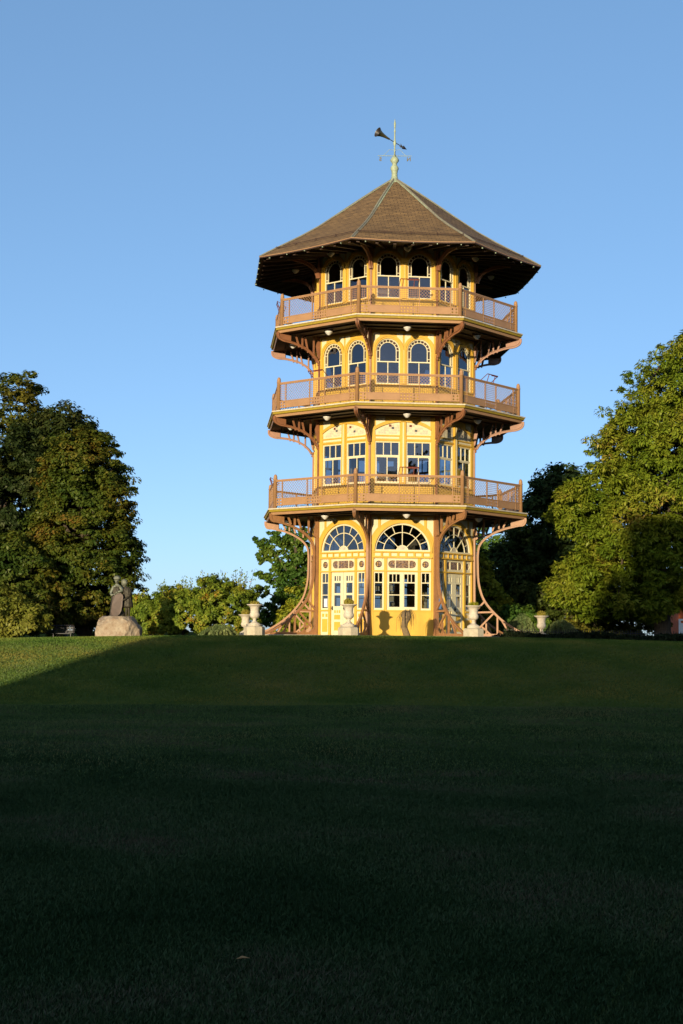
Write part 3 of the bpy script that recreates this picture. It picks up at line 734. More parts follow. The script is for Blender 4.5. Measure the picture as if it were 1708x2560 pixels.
def rbar(mb, p, q, w_, hx, mname):
    dx, dz = q[0] - p[0], q[1] - p[1]; L = math.hypot(dx, dz); a, b = -dz / L * w_ / 2, dx / L * w_ / 2
    radial_strip(mb, [(p[0] + a, p[1] + b), (q[0] + a, q[1] + b)], [(p[0] - a, p[1] - b), (q[0] - a, q[1] - b)], -hx, hx, mname)
def densify(P, n=4):
    """Catmull-Rom through the given (r, z) points"""
    out = []
    for i in range(len(P) - 1):
        p0, p1, p2, p3 = P[max(0, i - 1)], P[i], P[i + 1], P[min(len(P) - 1, i + 2)]
        for j in range(n):
            t = j / n
            out.append(tuple(.5 * ((2 * p1[c]) + (-p0[c] + p2[c]) * t + (2 * p0[c] - 5 * p1[c] + 4 * p2[c] - p3[c]) * t * t + (-p0[c] + 3 * p1[c] - 3 * p2[c] + p3[c]) * t ** 3) for c in (0, 1)))
    return out + [P[-1]]
BP = 'bracket_paint'
def bracket(R, zs, drop=.90, post=None):
    """zs soffit height"""
    mb = MB(); rn = R - .13
    C = densify([(rn, zs + .02), (rn + .01, zs - .07), (rn - .04, zs - .155), (rn - .2, zs - .225), (rn - .42, zs - .25), (3.97, zs - .30), (3.62, zs - .405), (3.36, zs - .55), (3.17, zs - .72), (3.085, zs - .84), (3.06, zs - drop)], 3)
    radial_strip(mb, C, offset(C, .018), -.062, .062, BP)                     # flange
    inn = offset(C, .075); radial_strip(mb, offset(C, .018), inn, -.03, .03, BP)   # web of the rib
    i0 = [i for i, p in enumerate(C) if p[0] < rn - .5][0]
    radial_strip(mb, [p for p in inn[:i0]], [(p[0], zs + .02) for p in inn[:i0]], -.026, .026, BP)
    def zc(r):
        for i in range(len(inn) - 1):
            if inn[i][0] >= r >= inn[i + 1][0]: t = (inn[i][0] - r) / (inn[i][0] - inn[i + 1][0] + 1e-9); return inn[i][1] + (inn[i + 1][1] - inn[i][1]) * t
        return zs - .5
    for r0, r1 in ((rn - .80, rn - .66), (rn - .93, rn - .93), (rn - 1.16, rn - 1.02), (rn - 1.38, rn - 1.38)):
        if r0 > 3.12: rbar(mb, (r0, zc(r0) - .02), (r1, zs + .02), .055, .024, BP)
    # wall plate with a lobed gusset
    lo = zs - drop
    radial_strip(mb, [(3.0, zs + .02), (3.0, zs - .15), (3.0, zs - .36), (3.0, lo + .1)], [(3.2, zs + .02), (3.07, zs - .12), (3.14, zs - .32), (3.05, lo + .15)], -.05, .05, BP)
    mb.lathe([(.02, lo - .13), (.045, lo - .1), (.03, lo - .05), (.06, lo - .02), (.06, lo + .05)], 8, BP, off=(0, -3.05, 0))
    return mb.mesh('bracket')
def ground_bracket():
    mb = MB(); zs = ZL - .2; rn = 4.925 - .13
    HW = .06
    P = densify([(rn, zs + .02), (rn + .01, zs - .08), (rn - .05, zs - .19), (4.60, 4.085), (4.38, 4.04), (4.02, 3.95), (3.66, 3.80), (3.36, 3.60), (3.17, 3.36), (3.11, 3.05), (3.11, 2.6), (3.125, 2.2), (3.18, 1.86), (3.30, 1.50), (3.50, 1.19), (3.80, .87), (4.10, .62), (4.40, .43), (4.66, .29), (4.95, ZB)])
    radial_strip(mb, P, offset(P, .018), -.052, .052, 'strut_paint'); inn = offset(P, .072); inn = [(max(3.0, r), max(ZB, z)) for r, z in inn]
    radial_strip(mb, offset(P, .022), inn, -.035, .035, 'strut_paint')
    top = [p for p in inn if p[1] > 3.9 and p[0] > 4.28]; radial_strip(mb, top, [(p[0], zs + .02) for p in top], -.026, .026, 'strut_paint')
    for p, q in (((4.05, 3.98), (4.18, zs)), ((3.9, 3.94), (3.9, zs)), ((3.66, 3.86), (3.82, zs)), ((3.36, 3.7), (3.36, zs)),
                 ((3.42, 1.42), (3.08, 1.06)), ((3.72, 1.02), (3.08, 1.0)), ((3.72, .98), (3.2, .45)), ((3.85, .86), (3.85, ZB)), ((4.0, .74), (4.3, ZB + .06)), ((3.62, ZB + .05), (3.3, .5)), ((3.45, .62), (3.45, ZB))):
        rbar(mb, p, q, .06, .028, 'strut_paint')
    radial_strip(mb, [(3.0, zs + .02), (3.0, 3.9), (3.0, 3.5)], [(3.2, zs + .02), (3.08, 4.05), (3.15, 3.6)], -.05, .05, 'strut_paint')
    radial_strip(mb, [(3.0, ZB), (3.0, .9), (3.0, 4.28)], [(3.10, ZB), (3.08, .9), (3.06, 4.28)], -.085, .085, 'strut_paint')
    radial_strip(mb, [(3.1, ZB), (3.6, ZB), (4.8, ZB)], [(3.1, .42), (3.3, .26), (4.75, .25)], -.03, .03, 'strut_paint')
    return mb.mesh('bracket')
gb = ground_bracket(); b2 = bracket(4.84, ZM - .2); b3 = bracket(4.75, ZT - .2); 
def eave_bracket():
    mb = MB(); zs = 13.42; C = [(3.06, 12.78), (3.08, 12.88), (3.14, 13.0), (3.26, 13.15), (3.5, 13.28), (3.8, 13.36), (4.3, 13.40)]
    C = densify(C, 3)[::-1]; radial_strip(mb, C, offset(C, .02), -.075, .075, BP); radial_strip(mb, offset(C, .02), offset(C, .11), -.03, .03, BP)
    radial_strip(mb, [(3.0, 12.75), (3.0, 13.7)], [(3.1, 12.9), (3.16, 13.7)], -.05, .05, BP)
    return mb.mesh('bracket')
b4 = eave_bracket()
cps = []
for za, zb in ((ZL, 6.75), (ZM, 9.72), (ZT, 12.8)):
    mb = MB(); radial_strip(mb, [(2.98, za), (2.98, zb)], [(3.035, za), (3.035, zb)], -.035, .035, BP); cps.append(mb.mesh('corner_post'))
for k in range(8):
    for me in (gb, b2, b3, b4): link('bracket', me, PG, tht(k))
    [link('corner_post', cp, PG, tht(k)) for cp in cps]

# ---- roof
def roof():
    prof = [(5.39, ZE), (5.05, 13.455), (4.4, 13.83), (3.8, 14.18), (3.1, 14.63), (2.45, 15.11), (1.6, 15.74), (.8, 16.32), (.12, 16.80)]
    me_v, me_f, uvs = [], [], []
    for k in range(8):
        # mid-face eave sags slightly below the corners
        base = len(me_v); d = 0
        for i, (r, z) in enumerate(prof):
            for t in (0, .25, .5, .75, 1):
                a, b = Vector((r * sin(tht(k)), -r * cos(tht(k)))), Vector((r * sin(tht(k + 1)), -r * cos(tht(k + 1)))); p = a.lerp(b, t)
                sag = .05 * (r / 5.39) ** 8 * (1 - (2 * t - 1) ** 2); me_v.append((p.x, p.y, z - sag))
        dist = [0]
        for i in range(1, len(prof)): dist.append(dist[-1] + math.hypot((prof[i][0] - prof[i - 1][0]) * .924, prof[i][1] - prof[i - 1][1]))
        for i in range(len(prof) - 1):
            for j in range(4):
                me_f.append((base + i * 5 + j, base + i * 5 + j + 1, base + (i + 1) * 5 + j + 1, base + (i + 1) * 5 + j))
                for ii, jj in ((i, j), (i, j + 1), (i + 1, j + 1), (i + 1, j)):
                    uvs.append((k * 7 + (jj / 4 - .5) * prof[ii][0] * 2 * sin(pi / 8), dist[ii]))
    me = bpy.data.meshes.new('roof'); me.from_pydata(me_v, [], me_f); me.materials.append(M['roof_slate'])
    uv = me.uv_layers.new(name='UVMap'); uv.data.foreach_set('uv', [c for q in uvs for c in q])
    me.update(); ro = link('roof', me, PG)
    # fascia + sloping soffit
    mb = MB()
    for k in range(8):
        for t in range(4):
            def pt(r, z, tt, sg=1):
                a, b = Vector((r * sin(tht(k)), -r * cos(tht(k)))), Vector((r * sin(tht(k + 1)), -r * cos(tht(k + 1)))); p = a.lerp(b, tt); return (p.x, p.y, z - sg * .05 * (1 - (2 * tt - 1) ** 2))
            t0, t1 = t / 4, (t + 1) / 4
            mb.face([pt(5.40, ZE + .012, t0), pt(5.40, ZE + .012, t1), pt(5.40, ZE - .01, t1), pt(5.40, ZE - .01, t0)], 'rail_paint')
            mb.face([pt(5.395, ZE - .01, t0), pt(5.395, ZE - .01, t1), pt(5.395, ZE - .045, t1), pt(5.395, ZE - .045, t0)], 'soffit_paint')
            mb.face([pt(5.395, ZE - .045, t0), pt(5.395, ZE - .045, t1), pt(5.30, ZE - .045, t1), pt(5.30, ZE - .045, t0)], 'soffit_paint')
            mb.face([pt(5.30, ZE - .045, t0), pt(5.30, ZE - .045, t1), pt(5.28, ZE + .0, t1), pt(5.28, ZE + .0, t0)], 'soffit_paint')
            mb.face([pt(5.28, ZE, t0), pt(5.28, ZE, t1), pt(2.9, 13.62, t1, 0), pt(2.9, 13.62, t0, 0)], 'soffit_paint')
    link('roof_soffit', mb.mesh('roof_soffit'), ro)
    # rafters
    mb = MB()
    for k in range(8):
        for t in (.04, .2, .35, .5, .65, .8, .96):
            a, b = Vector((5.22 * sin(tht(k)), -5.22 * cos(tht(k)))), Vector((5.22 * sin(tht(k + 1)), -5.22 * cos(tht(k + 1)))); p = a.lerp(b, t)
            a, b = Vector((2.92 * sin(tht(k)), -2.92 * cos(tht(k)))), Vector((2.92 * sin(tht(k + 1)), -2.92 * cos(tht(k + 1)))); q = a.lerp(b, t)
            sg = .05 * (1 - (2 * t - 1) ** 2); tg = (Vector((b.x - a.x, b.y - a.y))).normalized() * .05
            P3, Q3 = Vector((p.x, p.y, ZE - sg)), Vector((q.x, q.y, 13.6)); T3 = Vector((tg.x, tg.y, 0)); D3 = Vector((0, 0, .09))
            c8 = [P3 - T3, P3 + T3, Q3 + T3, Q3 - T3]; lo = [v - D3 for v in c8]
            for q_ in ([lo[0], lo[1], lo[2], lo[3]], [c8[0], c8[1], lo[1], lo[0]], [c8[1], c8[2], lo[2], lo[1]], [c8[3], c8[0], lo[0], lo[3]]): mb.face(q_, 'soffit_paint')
    link('rafters', mb.mesh('rafters'), ro)
    # hips
    hp = MB(); pts = [(0, -r, z + .015) for r, z in prof[:-1]] + [(0, -.1, 16.83)]
    hp.tube(pts, [.035, .04, .04, .04, .035, .035, .04, .045, .04], 6, 'lead')
    k0 = len(hp.v)
    for i in range(len(prof) - 1):
        (r0, z0_), (r1, z1_) = prof[i], prof[i + 1]
        for s in (-1, 1):
            hp.face([(0, -r0, z0_ + .035), (s * .07, -r0 + .02, z0_ + .012), (s * .07, -r1 + .02, z1_ + .012), (0, -r1, z1_ + .035)], 'copper' if i > 4 else 'lead')
    hm = hp.mesh('roof_hip')
    for k in range(8): link('roof_hip', hm, ro, tht(k))
    # snow guard rail of each slope
    sg = MB(); n = 4.78 * cos(pi / 8); hw = 4.78 * sin(pi / 8) - .05; zz = 13.53
    sg.tube([(-hw, -n, zz + .13), (hw, -n, zz + .13)], .011, 5, 'soffit_paint'); sg.tube([(-hw, -n - .07, zz + .06), (hw, -n - .07, zz + .06)], .008, 5, 'soffit_paint')
    for i in range(5):
        u = -hw + 2 * hw * i / 4; sg.tube([(u, -n + .12, zz + .08), (u, -n, zz + .16), (u, -n - .03, zz - .02)], .012, 5, 'soffit_paint')
    for i in range(5):
        u = -1.6 + 3.2 * i / 4; nn = 5.39 * cos(pi / 8); sg.box(u - .014, u + .014, nn - .03, nn + .008, ZE - .125 + .0, ZE - .09, 'copper')
    sm2 = sg.mesh('snow_guard')
    for k in range(8): link('snow_guard', sm2, ro, phi(k))
    # weather vane
    v = MB()
    v.lathe([(.34, 16.62), (.22, 16.74), (.14, 16.84), (.115, 16.95), (.10, 16.98), (.12, 17.02), (.095, 17.04), (.11, 17.08), (.12, 17.16), (.155, 17.24), (.13, 17.32), (.085, 17.38), (.09, 17.44), (.165, 17.54), (.15, 17.60), (.10, 17.68), (.06, 17.70), (.055, 17.74), (.03, 17.78), (.028, 18.1), (.05, 18.16), (.055, 18.24), (.04, 18.3), (.028, 18.36), (.026, 18.62), (.04, 18.66), (.024, 18.7), (.022, 18.79), (.04, 18.81), (.03, 18.85), (.042, 18.93), (.02, 19.04), (.004, 19.13)], 12, 'copper')
    vo = v.build('weather_vane', PG, True)
    hd = Vector((.80, .50, -.30)).normalized(); 
    h = MB(); J = Vector((0, 0, 18.24))
    h.tube([J - hd * .80, J - hd * .79, J - hd * .72, J - hd * .64, J - hd * .52, J - hd * .38, J - hd * .24], [.19, .18, .13, .095, .065, .045, .03], 14, 'horn_metal', cap=False)
    h.tube([J - hd * .795, J - hd * .64, J - hd * .5], [.178, .07, .03], 14, 'dark_metal', cap=False)
    link('horn', h.mesh('horn', True), vo)
    a = MB(); a.tube([J - hd * .3, J + hd * .40], .014, 6, 'dark_metal'); a.tube([J + hd * .36, J + hd * .38, J + hd * .56], [.02, .07, .004], 6, 'dark_metal')
    pv = Vector((-hd.y, hd.x, 0)).normalized()
    for zsg in (-1, 1): a.tube([J + hd * .34, J + hd * .27 + Vector((0, 0, .08 * zsg))], [.02, .008], 5, 'horn_metal'); a.tube([J + hd * .34, J + hd * .27 + pv * .08 * zsg], [.02, .008], 5, 'horn_metal')
    link('arrow', a.mesh('arrow'), vo)
    ar = MB()
    for d in ((1, 0), (-1, 0), (0, 1), (0, -1)):
        D = Vector((d[0], d[1], 0)); q = Vector((0, 0, 17.73)); ar.tube([q, q + D * .62], .011, 6, 'copper')
        ar.tube([q + D * .05 + Vector((0, 0, .22)), q + D * .2 + Vector((0, 0, .24)), q + D * .3 + Vector((0, 0, .12)), q + D * .42 + Vector((0, 0, .0))], .007, 5, 'copper')
    link('compass_arms', ar.mesh('compass_arms'), vo)
    for ch, d, rz in (('N', (.52, 0), pi), ('S', (-.52, 0), pi), ('E', (0, .52), pi / 2), ('W', (0, -.52), pi / 2)):
        cu = bpy.data.curves.new('letter', 'FONT'); cu.body = ch; cu.size = .2; cu.extrude = .006; cu.offset = .006; cu.align_x = 'CENTER'; cu.align_y = 'TOP'
        tmp = bpy.data.objects.new('tmp', cu); COL.objects.link(tmp); dg = bpy.context.evaluated_depsgraph_get(); me = bpy.data.meshes.new_from_object(tmp.evaluated_get(dg)); bpy.data.objects.remove(tmp)
        me.materials.clear(); me.materials.append(M['horn_metal'] if ch != 'N' else M['horn_metal']); o = link('compass_letter', me, vo); o.rotation_euler = (pi / 2, 0, rz); o.location = (d[0], d[1], 17.70)
roof()

# ---- stair inside
mb = MB(); mb.tube([(0.2, .2, ZB), (.2, .2, 13.3)], .09, 10, 'rail_paint')
for i in range(64):
    a = i * .36; z = ZB + .2 + i * .2
    p = [(.2 + .12 * cos(a), .2 + .12 * sin(a)), (.2 + .95 * cos(a), .2 + .95 * sin(a)), (.2 + .95 * cos(a + .36), .2 + .95 * sin(a + .36)), (.2 + .12 * cos(a + .36), .2 + .12 * sin(a + .36))]
    mb.face([(x, y, z) for x, y in p], 'white_edge'); mb.face([(p[0][0], p[0][1], z), (p[1][0], p[1][1], z), (p[1][0], p[1][1], z - .19), (p[0][0], p[0][1], z - .19)], 'cream_paint')
pts = [(.2 + .97 * cos(i * .36), .2 + .97 * sin(i * .36), ZB + 1.1 + i * .2) for i in range(58)]; mb.tube(pts, .025, 6, 'bracket_paint')
mb.build('spiral_stair', PG)

# ------------------------------------------------------------------ urns on pedestals
def urn_meshes():
    mb = MB(); fl = lambda a, i, z: 1 + (.045 * abs(sin(a * 9)) if .17 < z < .40 else 0)
    mb.lathe([(.17, 0.075), (.165, .095), (.12, .115), (.075, .15), (.055, .19), (.05, .215), (.07, .225), (.05, .235), (.09, .26), (.135, .29), (.155, .34), (.158, .40), (.138, .43), (.135, .50), (.142, .58), (.165, .625), (.20, .655), (.245, .675), (.258, .69), (.25, .705), (.22, .70), (.15, .66)], 36, 'pale_stone', wob=fl)
    mb.box(-.19, .19, -.19, .19, 0, .075, 'pale_stone'); u = mb.mesh('urn', True)
    for p in u.polygons: 
        if abs(p.normal.z) > .99 and p.area > .05: p.use_smooth = False
    mb = MB(); 
    for z0, r0, z1, r1 in ((-.3, .34, .40, .335),):
        mb.lathe([(.345, -.3), (.345, .36), (.335, .405), (.30, .43), (.2, .432)], 8, 'stone')
    return u, mb.mesh('pedestal')
um, pmh = urn_meshes()
URN = [('Left', 614, 1570, 0.6, -.28, 'yellowed stone urn standing low behind the left urn, dry grass in it'),
       (None, 636.5, 0, -4.6, 0, 'fluted stone urn on the pedestal left of the pagoda beside the weeping shrub'),
       (None, 872, 0, -6.2, 0, 'tall white stone urn in front of the pagoda door, drooping grass in it'),
       (None, 1184, 0, -6.0, 0, 'pale fluted stone urn in front of the right hand door of the pagoda'),
       (None, 1354, 0, -1.0, -.24, 'white stone urn rising between drooping spruce branches right of the pagoda')]
PL = ['weathered stone pedestal standing low behind the left urn', 'pale octagonal stone pedestal left of the pagoda, half shaded', 'pale octagonal stone pedestal in front of the pagoda door', 'pale octagonal stone pedestal right of the tree stump', 'pale stone pedestal hidden behind the dark hedge at the right']
GL = ['golden dry grass tuft in the urn standing furthest back at the left', 'low mossy tuft in the urn left of the pagoda', 'tall drooping golden grass in the urn before the door', 'short green plant in the urn at the right hand door', 'golden thin grass in the urn between the spruces']
rng = np.random.default_rng(11)
for i, (_, px_, _, Yd, dz, lab) in enumerate(URN):
    p = at(px_, 1560, Yd); gz = dz
    o = link('pedestal', pmh, None, radians(22.5 + 20 + i * 7), (p.x, Yd, gz)); tag(o, PL[i], 'pedestal', 'stone pedestals round the pagoda')
    if 1 <= i <= 3: o.scale = (1, 1, 1)
    o = link('urn', um, None, radians(10 + i * 25), (p.x, Yd, gz + .43)); tag(o, lab, 'urn', 'stone urns on pedestals round the pagoda'); o.scale = (1.02, 1.02, 1.02)
    n = (500, 350, 900, 300, 500)[i]; hh = (.16, .09, .17, .1, .16)[i]
    a = rng.uniform(0, 2 * pi, n); r = np.sqrt(rng.uniform(0, 1, n)) * .15; P = np.stack([r * np.cos(a), r * np.sin(a), np.full(n, .03) + rng.uniform(0, hh, n) * (1 - (r / .2) ** 2)], 1)
    U = np.stack([np.cos(a) * .4, np.sin(a) * .4, np.ones(n)], 1) * rng.uniform(.03, .07, (n, 1)); V = rng.normal(0, 1, (n, 3)) * .006
    g = quads('urn_plant', P, U, V, 'leaf_yellow' if i == 3 else 'dry_grass'); g.location = (p.x, Yd, gz + .43 + .69); tag(g, GL[i], 'plant', 'plants in the stone urns')

# ------------------------------------------------------------------ vegetation
def norm(a): return a / (np.linalg.norm(a, axis=1, keepdims=True) + 1e-9)
def leaves_at(C, R, per, size, rng, flat=.65, up=.55, out=None, aspect=.5, droop=0.0):
    """C clump centres, R radii"""
    n = len(C); idx = np.repeat(np.arange(n), per); N = len(idx)
    d = norm(rng.normal(0, 1, (N, 3))); rad = rng.uniform(.35, 1, (N, 1)) ** .6
    P = C[idx] + d * rad * R[idx][:, None] * np.array([1, 1, flat])
    o = out[idx] if out is not None else 0
    nn = norm(d * .6 + o * .5 + np.array([0, 0, up]) + rng.normal(0, .45, (N, 3)))
    t = norm(np.cross(nn, rng.normal(0, 1, (N, 3)))); t = norm(t + np.array([0, 0, -droop]))
    if droop: t = norm(d * np.array([1, 1, .5]) + rng.normal(0, .35, (N, 3)) + np.array([0, 0, -droop * .6])); nn = norm(nn - t * (nn * t).sum(1, keepdims=True))
    b = norm(np.cross(nn, t)); s = size * rng.uniform(.6, 1.3, (N, 1))
    return P, t * s, b * s * aspect
def limb_curve(a, b, rng, sag=.15):
    a, b = np.array(a, float), np.array(b, float); L = np.linalg.norm(b - a); pts = []
    off = rng.normal(0, sag * L * .5, 3)
    for i in range(6):
        t = i / 5; p = a * (1 - t) + b * t + off * sin(pi * t) + np.array([0, 0, .12 * L * sin(pi * t)]); pts.append(tuple(p))
    return pts
def tree(name, label, cat, base, lobes, ncl, per, leaf, mname, seed, cr=.5, trunk=.3, trunk_h=None, bark='bark', group=None, droop=0., inner=.18, up=.55, aspect=.5, limbs=16, dens=1.0, lowf=None, flat=.65):
    rng = np.random.default_rng(seed); lobes = np.array(lobes, float)
    area = (lobes[:, 3] * lobes[:, 4] + lobes[:, 3] * lobes[:, 5] + lobes[:, 4] * lobes[:, 5]); pr = area / area.sum()
    ph = rng.uniform(0, 6, 6); cs, outs = [], []
    while len(cs) < ncl:
        l = lobes[rng.choice(len(lobes), p=pr)]; d = rng.normal(0, 1, 3); d /= np.linalg.norm(d)
        w_ = 1 + .14 * sin(d[0] * 5 + ph[0]) * sin(d[2] * 6 + ph[1]) + .10 * sin(d[1] * 9 + ph[2] + d[2] * 7)
        rr = rng.uniform(.80, 1.07) * w_ if rng.random() > inner else rng.uniform(.35, .8)
        p = l[:3] + d * l[3:6] * rr
        if p[2] < (lowf(p) if lowf else .25): continue
        q = ((p - lobes[:, :3]) / lobes[:, 3:6]); m_ = np.sqrt((q ** 2).sum(1)).min()
        if m_ < .62 and rng.random() > .25: continue
        cs.append(p); outs.append(d)
    C = np.array(cs); O = np.array(outs); per = int(per * dens); R = rng.uniform(.45, 1.25, ncl) * cr
    T = thing(name, label, cat, base, 0, group)
    P, U, V = leaves_at(C, R, per, leaf, rng, flat, up, O, aspect, droop)
    quads('crown', P, U, V, mname, T)
    mb = MB(); ctr = lobes[:, :3].mean(0); th = trunk_h or ctr[2]
    tp = [(0, 0, -.3), (0, 0, 0), (trunk * .3 * sin(seed), 0, th * .35), (ctr[0] * .35, ctr[1] * .35, th * .7), (ctr[0] * .7, ctr[1] * .7, th * 1.1)]
    mb.tube(tp, [trunk * 1.35, trunk * 1.1, trunk * .85, trunk * .6, trunk * .25], 9, bark)
    for i in range(limbs):
        c = C[rng.integers(ncl)]; t = rng.uniform(.25, 1); a = np.array(tp[2]) * (1 - t) + np.array(tp[4]) * t
        mb.tube(limb_curve(a, c, rng), np.linspace(trunk * .35, .012, 6), 5, bark)
    mb.build('trunk', T, True)
    return T
def gz(p): return H(p.x, p.y)
def place(px_, py_, Y):
    p = at(px_, py_, Y); return (p.x, Y, H(p.x, Y) - .02)

# left side
tree('broad_tree', 'tall dark green tree cut off by the left edge of the photo', 'tree', (-18.2, 16, H(-18.2, 16)), [(0, 0, 8.8, 2.6, 2.6, 3.6), (1.3, -.3, 6.5, 2.8, 2.8, 3.2), (-1.5, 0, 5, 3, 3, 3.5), (.6, 0, 11, 1.5, 1.6, 1.6), (0, 0, 3, 3.4, 3, 2.6)], 560, 80, .10, 'leaf_dark_green', 21, dens=1.5, flat=.45, up=.8, cr=.55, trunk=.35, group='trees left of the pagoda')
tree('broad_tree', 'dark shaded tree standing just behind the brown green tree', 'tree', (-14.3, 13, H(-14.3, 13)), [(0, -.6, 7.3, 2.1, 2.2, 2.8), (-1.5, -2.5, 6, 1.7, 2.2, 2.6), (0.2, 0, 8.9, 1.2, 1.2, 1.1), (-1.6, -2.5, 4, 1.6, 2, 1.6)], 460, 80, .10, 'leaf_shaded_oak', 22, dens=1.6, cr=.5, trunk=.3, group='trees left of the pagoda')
tree('broad_tree', 'tall oval tree with browning green leaves behind the statue', 'tree', (-12.45, 8.5, H(-12.45, 8.5)), [(-.05, 0, 6.3, 1.75, 2.0, 2.2), (-.2, 0, 4.4, 2.15, 2.2, 2.4), (.0, 0, 2.5, 2.1, 2.2, 1.9), (-.5, 0, 7.6, 1.1, 1.1, 1.1), (-1.2, 0, 3, 1.8, 2, 2)], 1350, 80, .08, 'leaf_brown_green', 23, dens=1.15, flat=.42, up=.8, cr=.40, trunk=.3, group='trees left of the pagoda')
tree('small_tree', 'low brownish green tree filling the lower left edge behind the bench', 'tree', (-14.9, 6.0, H(-14.9, 6)), [(0, 0, 2.2, 1.9, 1.6, 1.6), (-1.2, 0, 1.6, 1.8, 1.5, 1.5), (.9, 0, 1.2, 1.2, 1.2, 1.1), (-.3, 0, 3.2, 1.2, 1.2, .9)], 420, 85, .08, 'leaf_brown_green', 24, dens=1.5, cr=.4, trunk=.16, group='trees left of the pagoda')
tree('small_tree', 'low bright green bush at the far left edge of the lawn', 'bush', (-15.1, 3.2, H(-15.1, 3.2)), [(0, 0, .9, 1.5, 1.2, 1.0), (1.2, 0, .6, 1.0, 1, .75), (-1.0, 0, 1.1, 1.2, 1, 1.0)], 260, 80, .075, 'leaf_olive', 25, dens=1.5, cr=.34, trunk=.08)
# hedge shrubs between statue and urn
sh = [(-9.2, 4.6, 1.15, 1.0, 1.55, 'leafy shrub with orange tinged leaves directly right of the statue'), (-7.9, 4.2, 1.25, 1.0, 1.9, 'round green shrub with red tips, middle of the three left of the urns'), (-6.4, 4.0, 1.3, 1.0, 2.2, 'leafy green shrub with tall bare tipped shoots beside the left urns')]
for i, (x, y, rx, ry, hz, lab) in enumerate(sh):
    T = tree('shrub', lab, 'shrub', (x, y, H(x, y)), [(0, 0, hz * .48, rx, ry, hz * .5), (-.4, 0, hz * .7, rx * .6, ry * .6, hz * .35), (.5, 0, hz * .62, rx * .6, ry * .6, hz * .35)], 380, 75, .06, 'leaf_hedge', 31 + i, cr=.19, trunk=.06, group='shrubs between the statue and the pagoda', limbs=10)
    rg = np.random.default_rng(80 + i); mb = MB(); Ps = []
    for q in range(24):
        x0 = rg.uniform(-rx, rx) * .85; top = np.array([x0 + rg.normal(0, .12), rg.normal(0, .3), hz + rg.uniform(.05, .5)]); b0 = np.array([x0 * .8, 0, hz * .6])
        mb.tube([tuple(b0), tuple(top)], [.012, .004], 4, 'bark')
        for t in np.linspace(.3, 1, 22): Ps.append(b0 * (1 - t) + top * t + rg.normal(0, .05, 3))
    mb.build('shoots', T); Ps = np.array(Ps); n = len(Ps); U = norm(rg.normal(0, 1, (n, 3)) + [0, 0, .8]) * .055; V = norm(np.cross(U, rg.normal(0, 1, (n, 3)))) * .025
    quads('shoot_leaves', Ps, U, V, 'leaf_hedge', T)

# ginkgo: ascending fingers of leaf clumps
def ginkgo(base, seed, label, spec, mname, leaf=.085, nm='ginkgo_tree', cr=.23, per=34):
    rng = np.random.default_rng(seed); T = thing(nm, label, 'tree', base); mb = MB(); C, R = [], []
    for (x0, z0, x1, z1, y1) in spec:
        pts = limb_curve((x0, 0, z0), (x1, y1, z1), rng, .1); mb.tube(pts, np.linspace(.06, .01, 6), 5, 'bark')
        L = math.hypot(x1 - x0, z1 - z0); n = int(L * 15)
        for i in range(n):
            t = rng.uniform(.12, 1.02) * 5; j = min(4, int(t)); f = t - j; p = np.array(pts[j]) * (1 - f) + np.array(pts[j + 1]) * f
            C.append(p + rng.normal(0, .10 + .05 * (1 - t / 5), 3)); R.append(cr * rng.uniform(.55, 1.1) * (1.1 - .45 * t / 5))
    P, U, V = leaves_at(np.array(C), np.array(R), per, leaf, rng, .7, .5, None, .6)
    quads('crown', P, U, V, mname, T); mb.tube([(.2, 0, -.2), (.15, 0, 1.2), (0.1, 0, 2.6), (0, 0, 4.2)], [.16, .13, .09, .05], 8, 'bark'); mb.build('trunk', T, True); return T
sp = [(0, .8, -1.9, 1.3, .1), (0, 1.0, -1.6, 2.0, -.2), (0, 1.3, -1.55, 2.75, .2), (0.1, 1.6, -1.45, 3.4, 0), (.1, 1.9, -1.6, 4.0, .2), (.1, 2.2, -.9, 4.4, -.2), (.1, 2.4, -.3, 4.7, .2), (.2, 2.3, .4, 4.6, 0), (.2, 2.0, .9, 4.2, .3), (0, 1, .9, 1.9, .2), (.1, 1.4, 1.0, 3.1, -.2), (0, .6, -1.5, .7, -.2), (0, .5, -.8, .9, -.5), (0, .5, .7, 1.0, .3), (0, 2, -.6, 3.0, .5), (0, 1.2, -.9, 1.7, .6), (.1, 1.2, -.3, 2.2, -.6), (0.1, 2.0, .2, 3.4, -.5), (0, .5, -2.3, 1.0, .3), (.2, 1.8, .7, 3.5, -.3), (.1, 1.5, .4, 2.6, .5)]
ginkgo((-3.75, 8.5, H(-3.75, 8.5)), 41, 'green tree with rising feathery branches behind the left side of the pagoda', sp, 'leaf_green')
tree('yellow_bush', 'yellow green leafed bush behind the left foot of the pagoda', 'bush', (-3.25, 5.5, 0), [(0, 0, 1.0, .75, .6, .95), (.45, 0, 1.7, .5, .5, .75), (-.5, 0, .6, .6, .5, .6)], 150, 60, .085, 'leaf_yellow', 42, cr=.26, trunk=.05)
tree('yellow_bush', 'bright yellow green shrub lit by the sun behind the right foot of the pagoda', 'bush', (3.95, 4.6, 0), [(-.2, 0, 2.0, .45, .45, .7), (.25, 0, 1.25, .55, .5, .8), (0, 0, .6, .6, .5, .6), (-.3, 0, 2.9, .25, .3, .4)], 150, 60, .085, 'leaf_yellow', 43, cr=.24, trunk=.05)
tree('green_bush', 'mid green bush hidden in shade behind the right urn', 'bush', (4.9, 4.2, 0), [(0, 0, .6, .8, .6, .7), (.8, 0, .4, .6, .5, .5)], 110, 60, .08, 'leaf_green', 44, cr=.24, trunk=.05)
